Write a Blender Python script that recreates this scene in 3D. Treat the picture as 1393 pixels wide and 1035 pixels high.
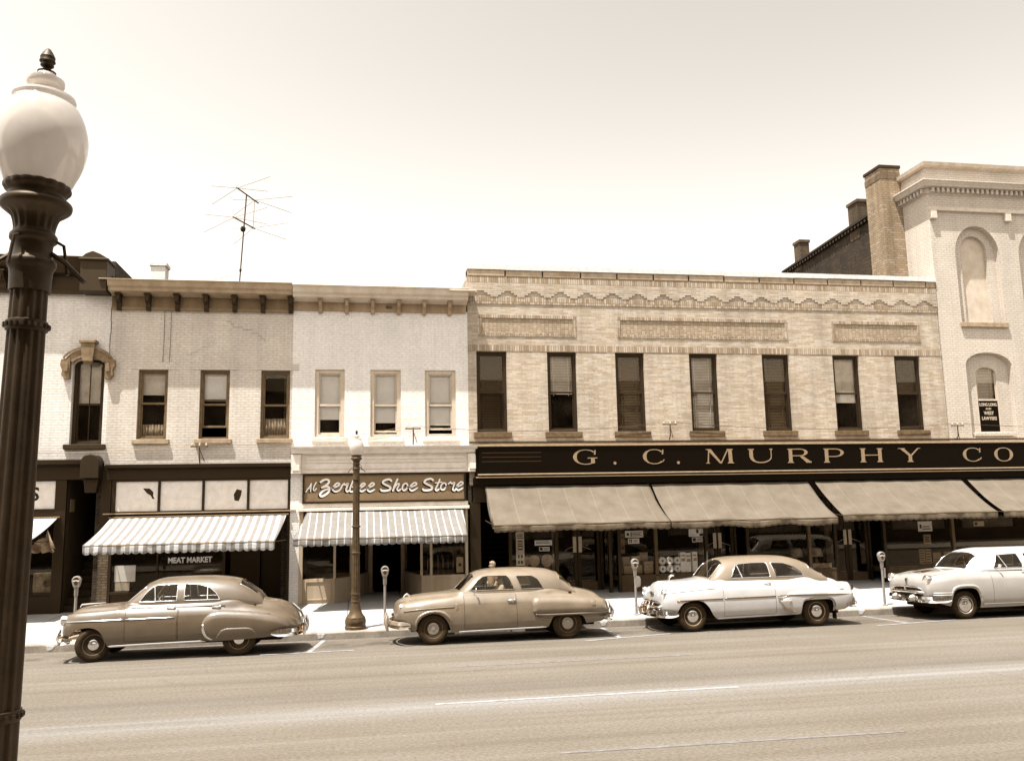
import bpy, bmesh, math, random
import numpy as np
from mathutils import Vector, Matrix
from mathutils.geometry import delaunay_2d_cdt
R = math.radians
random.seed(7)
for o in list(bpy.data.objects): bpy.data.objects.remove(o)
SC = bpy.context.scene
COL = SC.collection

# ------------------------------------------------------------------ camera
cam_d = bpy.data.cameras.new('camera'); cam = bpy.data.objects.new('camera', cam_d); COL.objects.link(cam)
SC.camera = cam
cam_d.sensor_width = 36.0; cam_d.lens = 30.495; cam_d.clip_start = 0.05; cam_d.clip_end = 3000
PIT, ROL, YAW = R(8.381), R(-1.154), R(10.012)
fw = Vector((math.sin(YAW)*math.cos(PIT), math.cos(YAW)*math.cos(PIT), math.sin(PIT)))
r0 = Vector((math.cos(YAW), -math.sin(YAW), 0)); u0 = r0.cross(fw)
rr = math.cos(ROL)*r0 + math.sin(ROL)*u0; uu = -math.sin(ROL)*r0 + math.cos(ROL)*u0
m3 = Matrix((rr, uu, -fw)).transposed()
cam.matrix_world = Matrix.Translation((0, 0, 2.80)) @ m3.to_4x4()

# ------------------------------------------------------------------ sky, sun, exposure
SUNV = Vector((0.28, 0.214, -1.0)).normalized()          # direction the light travels
SKY_STRENGTH, SUN_STRENGTH, EXPOSURE = 0.10, 5.0, 1.27
SKY_CLAMP = 3.5      # no glare patch round the sun: the print shows an even, pale sky
W = bpy.data.worlds.new('World'); SC.world = W; W.use_nodes = True
nt = W.node_tree; nt.nodes.clear()
sky = nt.nodes.new('ShaderNodeTexSky'); sky.sky_type = 'NISHITA'; sky.sun_disc = False
sky.sun_elevation = math.asin(-SUNV.z); sky.sun_rotation = math.atan2(-SUNV.x, -SUNV.y)
sky.air_density = 1.2; sky.dust_density = 4.0; sky.ozone_density = 1.0
bw = nt.nodes.new('ShaderNodeRGBToBW')
tint = nt.nodes.new('ShaderNodeMix'); tint.data_type = 'RGBA'; tint.blend_type = 'MULTIPLY'; tint.inputs[0].default_value = 1
tint.inputs[7].default_value = (.750, .707, .647, 1)
bg = nt.nodes.new('ShaderNodeBackground'); bg.inputs[1].default_value = SKY_STRENGTH
out = nt.nodes.new('ShaderNodeOutputWorld')
pw = nt.nodes.new('ShaderNodeMath'); pw.operation = 'POWER'; pw.inputs[1].default_value = 2.0
nt.links.new(sky.outputs[0], bw.inputs[0]); mn = nt.nodes.new('ShaderNodeMath'); mn.operation = 'MINIMUM'; mn.inputs[1].default_value = SKY_CLAMP
nt.links.new(bw.outputs[0], mn.inputs[0]); nt.links.new(mn.outputs[0], pw.inputs[0]); nt.links.new(pw.outputs[0], tint.inputs[6])
nt.links.new(tint.outputs[2], bg.inputs[0]); nt.links.new(bg.outputs[0], out.inputs[0])
sd = bpy.data.lights.new('sun', 'SUN'); sd.energy = SUN_STRENGTH; sd.angle = R(0.5); sd.color = (1.0, 0.985, 0.95)
so = bpy.data.objects.new('sun', sd); COL.objects.link(so)
so.rotation_euler = SUNV.to_track_quat('-Z', 'Y').to_euler(); so.location = (-20, -20, 60)
SC.view_settings.view_transform = 'Standard'; SC.view_settings.look = 'None'
SC.view_settings.exposure = EXPOSURE; SC.view_settings.gamma = 1.0
SC.cycles.max_bounces = 8; SC.cycles.transparent_max_bounces = 16; SC.cycles.caustics_reflective = False; SC.cycles.caustics_refractive = False

# ------------------------------------------------------------------ materials (a sepia print: one warm tone, many values)
ALB = .92
_SG = [(0,.66), (.17,.675), (.39,.71), (.515,.79), (.617,.86), (.737,.905), (.9,.96), (1,.995)]
_SB = [(0,.37), (.17,.38), (.39,.43), (.515,.56), (.617,.70), (.737,.81), (.9,.92), (1,.99)]
def _lin(t_, x_):
    for (a, u), (b, v) in zip(t_, t_[1:]):
        if x_ <= b: return u+(v-u)*(x_-a)/(b-a)
    return t_[-1][1]
def S(g, d=None):
    """sepia-toned grey of albedo g; d = how light it prints (the toner leaves light tones nearly neutral)"""
    d = g if d is None else d
    g = ALB*max(g, .001)**1.3
    if g < .08: g *= (g/.08)**.35
    return (g, g*_lin(_SG, d), g*_lin(_SB, d), 1)
class NT:
    def __init__(s, name):
        s.m = bpy.data.materials.new(name); s.m.use_nodes = True; s.t = s.m.node_tree; s.t.nodes.clear()
        s.out = s.n('ShaderNodeOutputMaterial'); s.b = s.n('ShaderNodeBsdfPrincipled'); s.l(s.b.outputs[0], s.out.inputs[0])
    def n(s, k, **kw):
        x = s.t.nodes.new(k)
        for a, v in kw.items(): setattr(x, a, v)
        return x
    def l(s, a, b): s.t.links.new(a, b)
    def pos(s): return s.n('ShaderNodeNewGeometry').outputs['Position']
    def obj(s): return s.n('ShaderNodeTexCoord').outputs['Object']
    def math(s, op, a, b=None, c=None):
        x = s.n('ShaderNodeMath', operation=op)
        for i, v in enumerate((a, b, c)):
            if v is None: continue
            if isinstance(v, (int, float)): x.inputs[i].default_value = v
            else: s.l(v, x.inputs[i])
        return x.outputs[0]
    def mapv(s, v, scale=(1,1,1), loc=(0,0,0)):
        x = s.n('ShaderNodeMapping'); x.inputs['Scale'].default_value = scale; x.inputs['Location'].default_value = loc; s.l(v, x.inputs[0]); return x.outputs[0]
    def noise(s, v, scale, detail=4, rough=.55):
        x = s.n('ShaderNodeTexNoise'); x.inputs['Scale'].default_value = scale; x.inputs['Detail'].default_value = detail; x.inputs['Roughness'].default_value = rough
        s.l(v, x.inputs['Vector']); return x.outputs[0]
    def ramp(s, f, stops):
        x = s.n('ShaderNodeValToRGB'); e = x.color_ramp.elements
        while len(e) < len(stops): e.new(.5)
        for i, (p, c) in enumerate(stops):
            e[i].position = p; e[i].color = c if isinstance(c, tuple) else (c, c, c, 1)
        s.l(f, x.inputs[0]); return x.outputs[0]
    def mix(s, f, a, b, mode='MIX'):
        x = s.n('ShaderNodeMix', data_type='RGBA', blend_type=mode)
        for i, v in ((0, f), (6, a), (7, b)):
            if isinstance(v, (int, float)): x.inputs[i].default_value = v if i == 0 else (v, v, v, 1)
            elif isinstance(v, tuple): x.inputs[i].default_value = v
            else: s.l(v, x.inputs[i])
        return x.outputs[2]
    def bump(s, h, dist=.01, strength=1.0):
        x = s.n('ShaderNodeBump'); x.inputs['Strength'].default_value = strength; x.inputs['Distance'].default_value = dist
        s.l(h, x.inputs['Height']); s.l(x.outputs[0], s.b.inputs['Normal'])
    def col(s, c): s.l(c, s.b.inputs['Base Color']) if not isinstance(c, tuple) else setattr(s.b.inputs['Base Color'], 'default_value', c)
    def set(s, **kw):
        for k, v in kw.items():
            nm = {'rough':'Roughness','metal':'Metallic','coat':'Coat Weight','coatr':'Coat Roughness','spec':'Specular IOR Level','trans':'Transmission Weight'}[k]
            s.b.inputs[nm].default_value = v
MATS = {}
def plain(name, g, rough=.6, amt=.12, scale=6.0, metal=0, coat=0, spec=.5, bump=0, streak=False, space='obj', d=None):
    if name in MATS: return MATS[name]
    t = NT(name); p = t.pos() if space == 'pos' else t.obj()
    if streak: p = t.mapv(p, (1, 1, .12))
    n = t.noise(p, scale, 6); n2 = t.noise(t.obj(), scale*7, 3)
    f = t.math('ADD', t.math('MULTIPLY', n, .7), t.math('MULTIPLY', n2, .3))
    lo, hi = S(g*(1-amt*1.6), d), S(min(.92, g*(1+amt)), d)
    t.col(t.ramp(f, [(.3, lo), (.68, hi)]))
    t.set(rough=rough, metal=metal, coat=coat, spec=spec); t.b.inputs['Coat Roughness'].default_value = .08
    q = .35 if g < .3 else .6; t.b.inputs['Specular Tint'].default_value = (1, _lin(_SG, q*.5), _lin(_SB, q*.5), 1)
    if bump: t.bump(f, bump, .6)
    MATS[name] = t.m; return t.m
def brick(name, c1, c2, mortar, bw=.215, bh=.072, ms=.010, vary=.5, dist=.008, dirt=.2, rot=False, offset=.5, streaks=.25, squash=1.0):
    if name in MATS: return MATS[name]
    t = NT(name); p = t.pos(); x = t.n('ShaderNodeSeparateXYZ'); t.l(p, x.inputs[0])
    u = t.math('ADD', x.outputs[0], x.outputs[1]); v = x.outputs[2]
    cv = t.n('ShaderNodeCombineXYZ'); t.l(u, cv.inputs[0]); t.l(v, cv.inputs[1])
    b = t.n('ShaderNodeTexBrick'); b.offset = offset; b.inputs['Scale'].default_value = 1.0
    b.inputs['Color1'].default_value = S(c1); b.inputs['Color2'].default_value = S(c2); b.inputs['Mortar'].default_value = S(mortar)
    b.inputs['Mortar Size'].default_value = ms; b.inputs['Mortar Smooth'].default_value = .2; b.inputs['Bias'].default_value = vary
    b.inputs['Brick Width'].default_value = bw; b.inputs['Row Height'].default_value = bh
    t.l(cv.outputs[0], b.inputs['Vector'])
    big = t.noise(p, .7, 6); fine = t.noise(p, 18, 4)
    st = t.noise(t.mapv(p, (2.2, 2.2, .18)), 1.6, 5)
    d = t.ramp(big, [(.35, 1-dirt), (.62, 1.0)]); d2 = t.ramp(st, [(.38, 1-streaks), (.55, 1.0)]); d3 = t.ramp(fine, [(.3, .86), (.7, 1.05)])
    c = t.mix(1.0, b.outputs['Color'], d, 'MULTIPLY'); c = t.mix(1.0, c, d2, 'MULTIPLY'); c = t.mix(1.0, c, d3, 'MULTIPLY')
    t.col(c); t.set(rough=.85, spec=.25)
    h = t.math('ADD', t.math('MULTIPLY', b.outputs['Fac'], -1.0), t.math('MULTIPLY', fine, .5)); t.bump(h, dist, 1.0)
    MATS[name] = t.m; return t.m
def glass(name, tintg=.97, refl=.5, rough=.0, dust=.01):
    if name in MATS: return MATS[name]
    t = NT(name); t.t.nodes.remove(t.b)
    tr = t.n('ShaderNodeBsdfTransparent'); tr.inputs[0].default_value = (tintg, tintg*.995, tintg*.98, 1)
    gl = t.n('ShaderNodeBsdfGlossy'); gl.inputs['Roughness'].default_value = rough; gl.inputs[0].default_value = (1, .84, .64, 1)
    df = t.n('ShaderNodeBsdfDiffuse'); df.inputs[0].default_value = S(.5)
    fr = t.n('ShaderNodeFresnel'); fr.inputs['IOR'].default_value = 1.5
    m1 = t.n('ShaderNodeMixShader'); m2 = t.n('ShaderNodeMixShader')
    t.l(t.math('MULTIPLY', fr.outputs[0], refl), m1.inputs[0]); t.l(tr.outputs[0], m1.inputs[1]); t.l(gl.outputs[0], m1.inputs[2])
    n = t.ramp(t.noise(t.pos(), 1.5, 5), [(.35, 0.0), (.8, dust*2.5)])
    t.l(n, m2.inputs[0]); t.l(m1.outputs[0], m2.inputs[1]); t.l(df.outputs[0], m2.inputs[2]); t.l(m2.outputs[0], t.out.inputs[0])
    MATS[name] = t.m; return t.m

# ------------------------------------------------------------------ mesh helpers
ORG = {}
def org_of(o):
    while o.parent: o = o.parent
    return ORG.get(o.name, Vector((0, 0, 0)))
class MB:
    def __init__(s): s.v = []; s.f = []
    def add(s, vs, fs):
        k = len(s.v); s.v += [tuple(p) for p in vs]; s.f += [tuple(i+k for i in f) for f in fs]; return s
    def box(s, x0, x1, y0, y1, z0, z1):
        return s.add([(x0,y0,z0),(x1,y0,z0),(x1,y1,z0),(x0,y1,z0),(x0,y0,z1),(x1,y0,z1),(x1,y1,z1),(x0,y1,z1)],
                     [(0,3,2,1),(4,5,6,7),(0,1,5,4),(1,2,6,5),(2,3,7,6),(3,0,4,7)])
    def prism(s, pts, a, b, axis='y'):
        n = len(pts)
        mk = {'y': lambda p, t: (p[0], t, p[1]), 'x': lambda p, t: (t, p[0], p[1]), 'z': lambda p, t: (p[0], p[1], t)}[axis]
        return s.add([mk(p, a) for p in pts] + [mk(p, b) for p in pts],
                     [tuple(range(n))[::-1], tuple(range(n, 2*n))] + [(i, (i+1) % n, n+(i+1) % n, n+i) for i in range(n)])
    def tube(s, path, r, n=8, closed=False, caps=True):
        path = [Vector(p) for p in path]; m = len(path); rs = r if isinstance(r, (list, tuple)) else [r]*m
        vs = []; up = Vector((0, 0, 1)); last = None
        for i, p in enumerate(path):
            if closed: t = (path[(i+1) % m] - path[i-1])
            else: t = path[min(i+1, m-1)] - path[max(i-1, 0)]
            if t.length < 1e-9: t = Vector((0, 0, 1))
            t.normalize()
            if last is None:
                a = t.cross(up)
                if a.length < 1e-3: a = t.cross(Vector((1, 0, 0)))
            else: a = last - t*last.dot(t)
            if a.length < 1e-6: a = t.orthogonal()
            a.normalize(); last = a; b = t.cross(a)
            for k in range(n):
                an = 2*math.pi*k/n; vs.append(p + (a*math.cos(an) + b*math.sin(an))*rs[i])
        fs = []
        for i in range(m if closed else m-1):
            j = (i+1) % m
            for k in range(n): fs.append((i*n+k, i*n+(k+1) % n, j*n+(k+1) % n, j*n+k))
        if caps and not closed: fs += [tuple(range(n))[::-1], tuple(range((m-1)*n, m*n))]
        return s.add(vs, fs)
    def lathe(s, prof, c=(0,0,0), n=24, axis='z', flute=None):
        vs = []; fs = []
        for r_, h in prof:
            for k in range(n):
                a = 2*math.pi*k/n; q = r_*(1 if flute is None else 1 + flute(k, h))
                x, y = q*math.cos(a), q*math.sin(a)
                vs.append({'z': (c[0]+x, c[1]+y, c[2]+h), 'y': (c[0]+x, c[1]+h, c[2]+y), 'x': (c[0]+h, c[1]+x, c[2]+y)}[axis])
        m = len(prof)
        for i in range(m-1):
            for k in range(n): fs.append((i*n+k, i*n+(k+1) % n, (i+1)*n+(k+1) % n, (i+1)*n+k))
        fs += [tuple(range(n))[::-1], tuple(range((m-1)*n, m*n))]
        return s.add(vs, fs)
    def grid(s, P, closeu=False):
        n, m = len(P), len(P[0]); k = []
        for i in range(n if closeu else n-1):
            for j in range(m-1): k.append((i*m+j, i*m+j+1, ((i+1) % n)*m+j+1, ((i+1) % n)*m+j))
        return s.add([p for r_ in P for p in r_], k)
    def build(s, name, mat, parent=None, smooth=False, bevel=0, solid=0, weld=True, angle=None):
        og = org_of(parent) if parent else Vector((0, 0, 0))
        bm = bmesh.new(); vs = [bm.verts.new(Vector(p)-og) for p in s.v]
        for f in s.f:
            if len(set(f)) > 2:
                try: bm.faces.new([vs[i] for i in f])
                except ValueError: pass
        if weld: bmesh.ops.remove_doubles(bm, verts=bm.verts, dist=1e-5)
        bmesh.ops.recalc_face_normals(bm, faces=bm.faces)
        me = bpy.data.meshes.new(name); bm.to_mesh(me); bm.free()
        if smooth: me.polygons.foreach_set('use_smooth', [True]*len(me.polygons))
        o = bpy.data.objects.new(name, me); COL.objects.link(o); me.materials.append(mat)
        if parent: o.parent = parent
        if solid:
            q = o.modifiers.new('solid', 'SOLIDIFY'); q.thickness = solid; q.offset = 0
        if bevel:
            q = o.modifiers.new('bevel', 'BEVEL'); q.width = bevel; q.segments = 2; q.limit_method = 'ANGLE'
        if smooth and angle:
            try:
                me.set_sharp_from_angle(angle=R(angle))
            except Exception: pass
        return o
def thing(name, label, cat, loc=(0,0,0), group=None):
    o = bpy.data.objects.new(name, None); COL.objects.link(o); o.location = loc; o.empty_display_size = .2
    ORG[o.name] = Vector(loc); o['label'] = label; o['category'] = cat
    if group: o['group'] = group
    return o
def tag(o, label, cat, group=None):
    o['label'] = label; o['category'] = cat
    if group: o['group'] = group
    return o
def struct(o): o['kind'] = 'structure'; return o
def copy_tree(o, parent=None):
    c = o.copy(); COL.objects.link(c)
    if parent: c.parent = parent
    for ch in list(o.children): copy_tree(ch, c)
    return c
def arc(cx, cz, rx, rz, a0, a1, n=16):
    return [(cx+rx*math.cos(R(a0+(a1-a0)*i/n)), cz+rz*math.sin(R(a0+(a1-a0)*i/n))) for i in range(n+1)]
def cdt(outline, holes, extra=(), inside=True):
    """triangulate a 2D outline with holes; returns verts, faces"""
    vs, es = [], []
    for loop in [outline]+list(holes):
        k = len(vs); n = len(loop); vs += [Vector((p[0], p[1])) for p in loop]; es += [(k+i, k+(i+1) % n) for i in range(n)]
    vs += [Vector((p[0], p[1])) for p in extra]
    r_ = delaunay_2d_cdt(vs, es, [], 1, 1e-6)
    if not holes: return r_[0], r_[2]
    fs = []
    for f in r_[2]:
        c = ((r_[0][f[0]][0]+r_[0][f[1]][0]+r_[0][f[2]][0])/3, (r_[0][f[0]][1]+r_[0][f[1]][1]+r_[0][f[2]][1])/3)
        if not any(pip(c, h) for h in holes): fs.append(f)
    return r_[0], fs
def pip(p, loop):
    c = False
    for i in range(len(loop)):
        a, b = loop[i], loop[i-1]
        if (a[1] > p[1]) != (b[1] > p[1]) and p[0] < (b[0]-a[0])*(p[1]-a[1])/(b[1]-a[1]+1e-12)+a[0]: c = not c
    return c
def wall_panel(mb, outline, holes, y, depth):
    """front face in the plane y with real openings, reveals of the given depth"""
    v, f = cdt(outline, holes)
    mb.add([(p[0], y, p[1]) for p in v], [tuple(q) for q in f])
    for loop in [outline]+list(holes):
        n = len(loop)
        mb.add([(p[0], y, p[1]) for p in loop]+[(p[0], y+depth, p[1]) for p in loop], [(i, (i+1) % n, n+(i+1) % n, n+i) for i in range(n)])
def rect(x0, x1, z0, z1): return [(x0, z0), (x1, z0), (x1, z1), (x0, z1)]
def text_mesh(txt, size, bold=0.0, sx=1.0, depth=.004, align='CENTER'):
    cu = bpy.data.curves.new('t', 'FONT'); cu.body = txt; cu.size = size; cu.offset = bold; cu.extrude = depth; cu.align_x = align; cu.resolution_u = 3
    ob = bpy.data.objects.new('t', cu); COL.objects.link(ob); dg = bpy.context.evaluated_depsgraph_get()
    me = bpy.data.meshes.new_from_object(ob.evaluated_get(dg)); bpy.data.objects.remove(ob)
    vs = [(v.co.x*sx, v.co.y, v.co.z) for v in me.vertices]; fs = [tuple(p.vertices) for p in me.polygons]
    bpy.data.meshes.remove(me); return vs, fs
def put_text(mb, txt, cx, y, z, size, bold=0.0, sx=1.0):
    vs, fs = text_mesh(txt, size, bold, sx); mb.add([(cx+v[0], y-v[2], z+v[1]) for v in vs], fs)
def catmull(pts, n=6, closed=False):
    o = []; m = len(pts)
    for i in range(m if closed else m-1):
        g = (lambda k: pts[k % m]) if closed else (lambda k: pts[max(0, min(m-1, k))])
        p0, p1, p2, p3 = [np.array(g(k), float) for k in (i-1, i, i+1, i+2)]
        for j in range(n):
            t = j/n; o.append(tuple(.5*((2*p1)+(-p0+p2)*t+(2*p0-5*p1+4*p2-p3)*t*t+(-p0+3*p1-3*p2+p3)*t**3)))
    if not closed: o.append(tuple(pts[-1]))
    return o
def ribbon(mb, pts, w, y, smooth=5, caps=True, thick=.012):
    """flat brush stroke in the x-z plane: pts (x,z), w width or list, extruded from y backwards"""
    ws = w if isinstance(w, (list, tuple)) else [w]*len(pts)
    q = catmull([(p[0], p[1], k) for p, k in zip(pts, ws)], smooth) if smooth > 1 and len(pts) > 2 else [(p[0], p[1], k) for p, k in zip(pts, ws)]
    L, Rr = [], []
    for i, p in enumerate(q):
        a, b = q[max(0, i-1)], q[min(len(q)-1, i+1)]; t = Vector((b[0]-a[0], b[1]-a[1]))
        if t.length < 1e-9: t = Vector((1, 0))
        t.normalize(); nn = Vector((-t.y, t.x))*p[2]*.5
        L.append((p[0]+nn.x, p[1]+nn.y)); Rr.append((p[0]-nn.x, p[1]-nn.y))
    def cap(p, t, w_): return [(p[0]+w_*.5*math.cos(a), p[1]+w_*.5*math.sin(a)) for a in [math.atan2(t[1], t[0])-math.pi/2+math.pi*k/5 for k in range(1, 5)]]
    end = cap(q[-1], (q[-1][0]-q[-2][0], q[-1][1]-q[-2][1]), q[-1][2]) if caps else []
    st = cap(q[0], (q[0][0]-q[1][0], q[0][1]-q[1][1]), q[0][2]) if caps else []
    n = len(q); vs = []; fs = []
    for yy in (y, y+thick): vs += [(p[0], yy, p[1]) for p in L]+[(p[0], yy, p[1]) for p in Rr]
    N = 2*n
    for i in range(n-1):
        fs += [(i, i+1, n+i+1, n+i), (N+i, N+n+i, N+n+i+1, N+i+1), (i, N+i, N+i+1, i+1), (n+i, n+i+1, N+n+i+1, N+n+i)]
    fs += [(0, n, N+n, N), (n-1, N+n-1, N+2*n-1, 2*n-1)]
    mb.add(vs, fs)
    for c, p in ((end, (Rr[-1], L[-1])), (st, (L[0], Rr[0]))):
        if c:
            poly = [p[0]]+c+[p[1]]; mb.prism(poly, y, y+thick)
# ------------------------------------------------------------------ shared materials
F = 25.75
M_white = plain('painted trim', .74, .6, .08, 5)
M_cream = plain('cream wood', .60, .65, .10, 4, streak=True)
M_tanwood = plain('tan wood', .27, .7, .16, 4, streak=True, bump=.01)
M_frieze = plain('cornice paint', .40, .7, .16, 3, streak=True)
M_brown = plain('brown paint', .045, .6, .25, 5, streak=True)
M_darkbrown = plain('dark brown paint', .020, .55, .3, 5, streak=True)
M_black = plain('black enamel', .005, .5, .3, 4, spec=.15)
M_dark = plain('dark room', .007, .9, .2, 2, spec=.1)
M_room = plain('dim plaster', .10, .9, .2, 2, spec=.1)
M_stone = plain('stone trim', .42, .8, .2, 6, bump=.01)
M_sill = plain('weathered sandstone', .20, .85, .25, 8, bump=.01)
M_coping = plain('whitewashed coping', .68, .8, .10, 8, bump=.01, d=.93)
M_tile = plain('tan terracotta', .46, .8, .18, 5, bump=.01, space='pos')
M_shade = plain('roller shade cloth', .95, .8, .08, 3)
M_shade2 = plain('old shade cloth', .66, .8, .15, 3)
M_slat = plain('blind slats', .66, .6, .1, 3)
M_lace = plain('lace curtain', .40, .9, .3, 30)
M_paper = plain('papered glass', .78, .5, .07, 5)
M_roof = plain('tar roof', .08, .9, .2, 3, space='pos')
M_glass = glass('window glass', .97, .5, 0, .008)
M_shop = glass('shop glass', .95, .36, 0, .003)
M_gold = plain('gilded letters', .36, .5, .12, 20)
M_letter = plain('white letters', .86, .5, .03, 8)
M_conc = plain('concrete', .46, .85, .12, 3, bump=.006, space='pos')
M_wire = plain('galvanised wire', .16, .5, .2, 20, metal=.6)
B_A = brick('painted brick cream', .84, .80, .73, dirt=.10, dist=.007, streaks=.10)
B_B = brick('painted brick buff', .745, .69, .62, dirt=.13, dist=.008, streaks=.08)
B_C = brick('painted brick white', .86, .84, .77, dirt=.06, dist=.005, streaks=.05)
B_D = brick('tan face brick', .63, .49, .51, bw=.30, bh=.062, ms=.007, vary=-.1, dirt=.16, streaks=.14, dist=.004)
B_E = brick('painted brick ivory', .72, .67, .58, dirt=.10, dist=.008, bh=.078, streaks=.08)
B_R = brick('dark common brick', .17, .09, .15, dirt=.4)
B_H = brick('chimney brick', .58, .42, .34, bw=.24, bh=.085, dirt=.25)
B_sold = brick('soldier brick', .60, .38, .36, bw=.072, bh=.26, ms=.008, vary=0, offset=0, dirt=.12, streaks=.1)
B_stack = brick('stack bond brick', .58, .44, .40, bw=.125, bh=.062, ms=.010, vary=0, offset=0, dirt=.15, streaks=.1)

# ------------------------------------------------------------------ ground, road, pavement
def road_z(y): return 0.0 if y < 18.5 else -(y-18.5)*.06/2.2
g = MB(); g.add([(-700,-700,-.16),(700,-700,-.16),(700,700,-.16),(-700,700,-.16)], [(0,1,2,3)])
struct(g.build('ground', plain('bare ground', .22, .95, .2, .3, space='pos')))
t = NT('worn asphalt'); p = t.pos(); x = t.n('ShaderNodeSeparateXYZ'); t.l(p, x.inputs[0])
streak = t.noise(t.mapv(p, (.035, 1.5, 1)), 1.0, 5, .6); streak2 = t.noise(t.mapv(p, (.10, 5.0, 1), (3, 1, 0)), 1.0, 4)
patch = t.noise(p, .35, 5); grit = t.noise(t.mapv(p, (.7, 1.3, 1)), 26, 5, .75); grit2 = t.noise(p, 110, 2, .7)
base = t.math('ADD', t.math('MULTIPLY', streak, .5), t.math('ADD', t.math('MULTIPLY', streak2, .3), t.math('MULTIPLY', patch, .25)))
c = t.ramp(base, [(.34, S(.168, .52)), (.50, S(.208, .56)), (.66, S(.245, .62))])
band = t.math('MULTIPLY', t.math('SUBTRACT', x.outputs[1], t.math('ADD', 13.02, t.math('MULTIPLY', x.outputs[0], .035))), 1/.42)
bandf = t.math('POWER', 2.718, t.math('MULTIPLY', t.math('MULTIPLY', band, band), -1.0))
c = t.mix(t.math('MULTIPLY', bandf, t.ramp(streak2, [(.3, .25), (.7, .75)])), c, S(.33, .9))
dk = t.math('MULTIPLY', t.math('SUBTRACT', x.outputs[1], 14.25), 1/.5); dkf = t.math('POWER', 2.718, t.math('MULTIPLY', t.math('MULTIPLY', dk, dk), -1.0))
c = t.mix(t.math('MULTIPLY', dkf, .35), c, S(.14, .6))
c = t.mix(1.0, c, t.ramp(grit, [(.37, .66), (.63, 1.26)]), 'MULTIPLY'); c = t.mix(1.0, c, t.ramp(grit2, [(.35, .72), (.65, 1.2)]), 'MULTIPLY')
vo = t.n('ShaderNodeTexVoronoi', feature='DISTANCE_TO_EDGE'); vo.inputs['Scale'].default_value = .22
warp = t.n('ShaderNodeTexNoise'); warp.inputs['Scale'].default_value = 1.3; warp.inputs['Detail'].default_value = 6; t.l(p, warp.inputs['Vector'])
t.l(t.mix(.45, p, warp.outputs['Color'], 'ADD'), vo.inputs['Vector'])
ck = t.ramp(vo.outputs['Distance'], [(.0, 1.0), (.006, 0.0)]); c = t.mix(t.math('MULTIPLY', ck, t.ramp(patch, [(.52, 0.0), (.66, .3)])), c, S(.09, .4))
oil = t.math('POWER', 2.718, t.math('MULTIPLY', t.math('MULTIPLY', t.math('SUBTRACT', x.outputs[1], 19.6), t.math('SUBTRACT', x.outputs[1], 19.6)), -2.2)); c = t.mix(t.math('MULTIPLY', oil, t.ramp(t.noise(p, 1.1, 6), [(.45, 0.0), (.62, .7)])), c, S(.10, .45))
t.col(c); t.set(rough=.88, spec=.3); t.bump(t.math('ADD', grit, grit2), .006, .7)
M_road = t.m
ys = [5.6, 8, 10, 12, 14, 16, 17.5, 18.5, 19.0, 19.6, 20.2, 20.74]
g = MB(); g.grid([[(x_, y_, road_z(y_)) for y_ in ys] for x_ in (-90, -30, 0, 30, 90)])
struct(g.build('road', M_road))
def slab_mat(name, alb, bw, bh):
    t = NT(name); p = t.pos()
    b = t.n('ShaderNodeTexBrick'); b.offset = 0; b.inputs['Scale'].default_value = 1
    b.inputs['Color1'].default_value = S(alb, .85); b.inputs['Color2'].default_value = S(alb*.9, .85); b.inputs['Mortar'].default_value = S(alb*.45, .5)
    b.inputs['Mortar Size'].default_value = .012; b.inputs['Brick Width'].default_value = bw; b.inputs['Row Height'].default_value = bh
    t.l(t.mapv(p, (1,1,1), (.3, .4, 0)), b.inputs['Vector'])
    n = t.noise(p, .9, 6); n2 = t.noise(p, 30, 4)
    c = t.mix(1.0, b.outputs[0], t.ramp(n, [(.35, .80), (.65, 1.02)]), 'MULTIPLY'); c = t.mix(1.0, c, t.ramp(n2, [(.3, .88), (.7, 1.04)]), 'MULTIPLY')
    t.col(c); t.set(rough=.85, spec=.3); t.bump(t.math('ADD', t.math('MULTIPLY', b.outputs['Fac'], -2.0), n2), .004, .6); return t.m
M_walk = slab_mat('pavement concrete', .52, 1.5, 1.55)
def walk_z(y): return .11 + (y-20.9)*.14/(F-20.9)
g = MB(); g.grid([[(x_, y_, walk_z(y_)) for y_ in (20.9, 22.5, 24, F+.02, F+3.2)] for x_ in (-90, -20, 0, 20, 90)])
struct(g.build('sidewalk', M_walk))
def kerb(y0, y1, zb, zt, s):
    pr = [(y0, zb), (y0, zt-.03), (y0+s*.012, zt-.010), (y0+s*.04, zt), (y1, zt), (y1, zb)]
    m = MB(); m.prism(pr, -90, 90, 'x'); return m
struct(kerb(20.72, 20.899, -.15, .112, 1).build('kerb', plain('kerb concrete', .36, .85, .25, 2.2, bump=.01, space='pos', d=.65)))
struct(kerb(5.62, 5.42, -.15, .112, -1).build('kerb', MATS['kerb concrete']))
g = MB(); g.box(-90, 90, -4, 5.419, -.15, .11); struct(g.build('sidewalk', M_walk))
M_line = plain('worn road paint', .35, .8, .25, 9, space='pos', d=1)
M_line2 = plain('faded road paint', .225, .85, .25, 7, space='pos', d=.9)
def strip(a, b, w, mat, nm='road_marking', z=.004):
    a, b = Vector(a), Vector(b); d = (b-a).normalized(); nn = Vector((-d.y, d.x))*w/2; vs = []
    k = 8
    for i in range(k+1):
        q = a.lerp(b, i/k)
        for s_ in (1, -1):
            e = q+nn*s_; vs.append((e.x, e.y, road_z(e.y)+z))
    m = MB(); m.add(vs, [(2*i, 2*i+1, 2*i+3, 2*i+2) for i in range(k)]); return struct(m.build(nm, mat))
strip((1.1, 13.21), (5.8, 13.18), .085, M_line); strip((1.6, 16.15), (6.2, 16.16), .09, M_line2)
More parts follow.
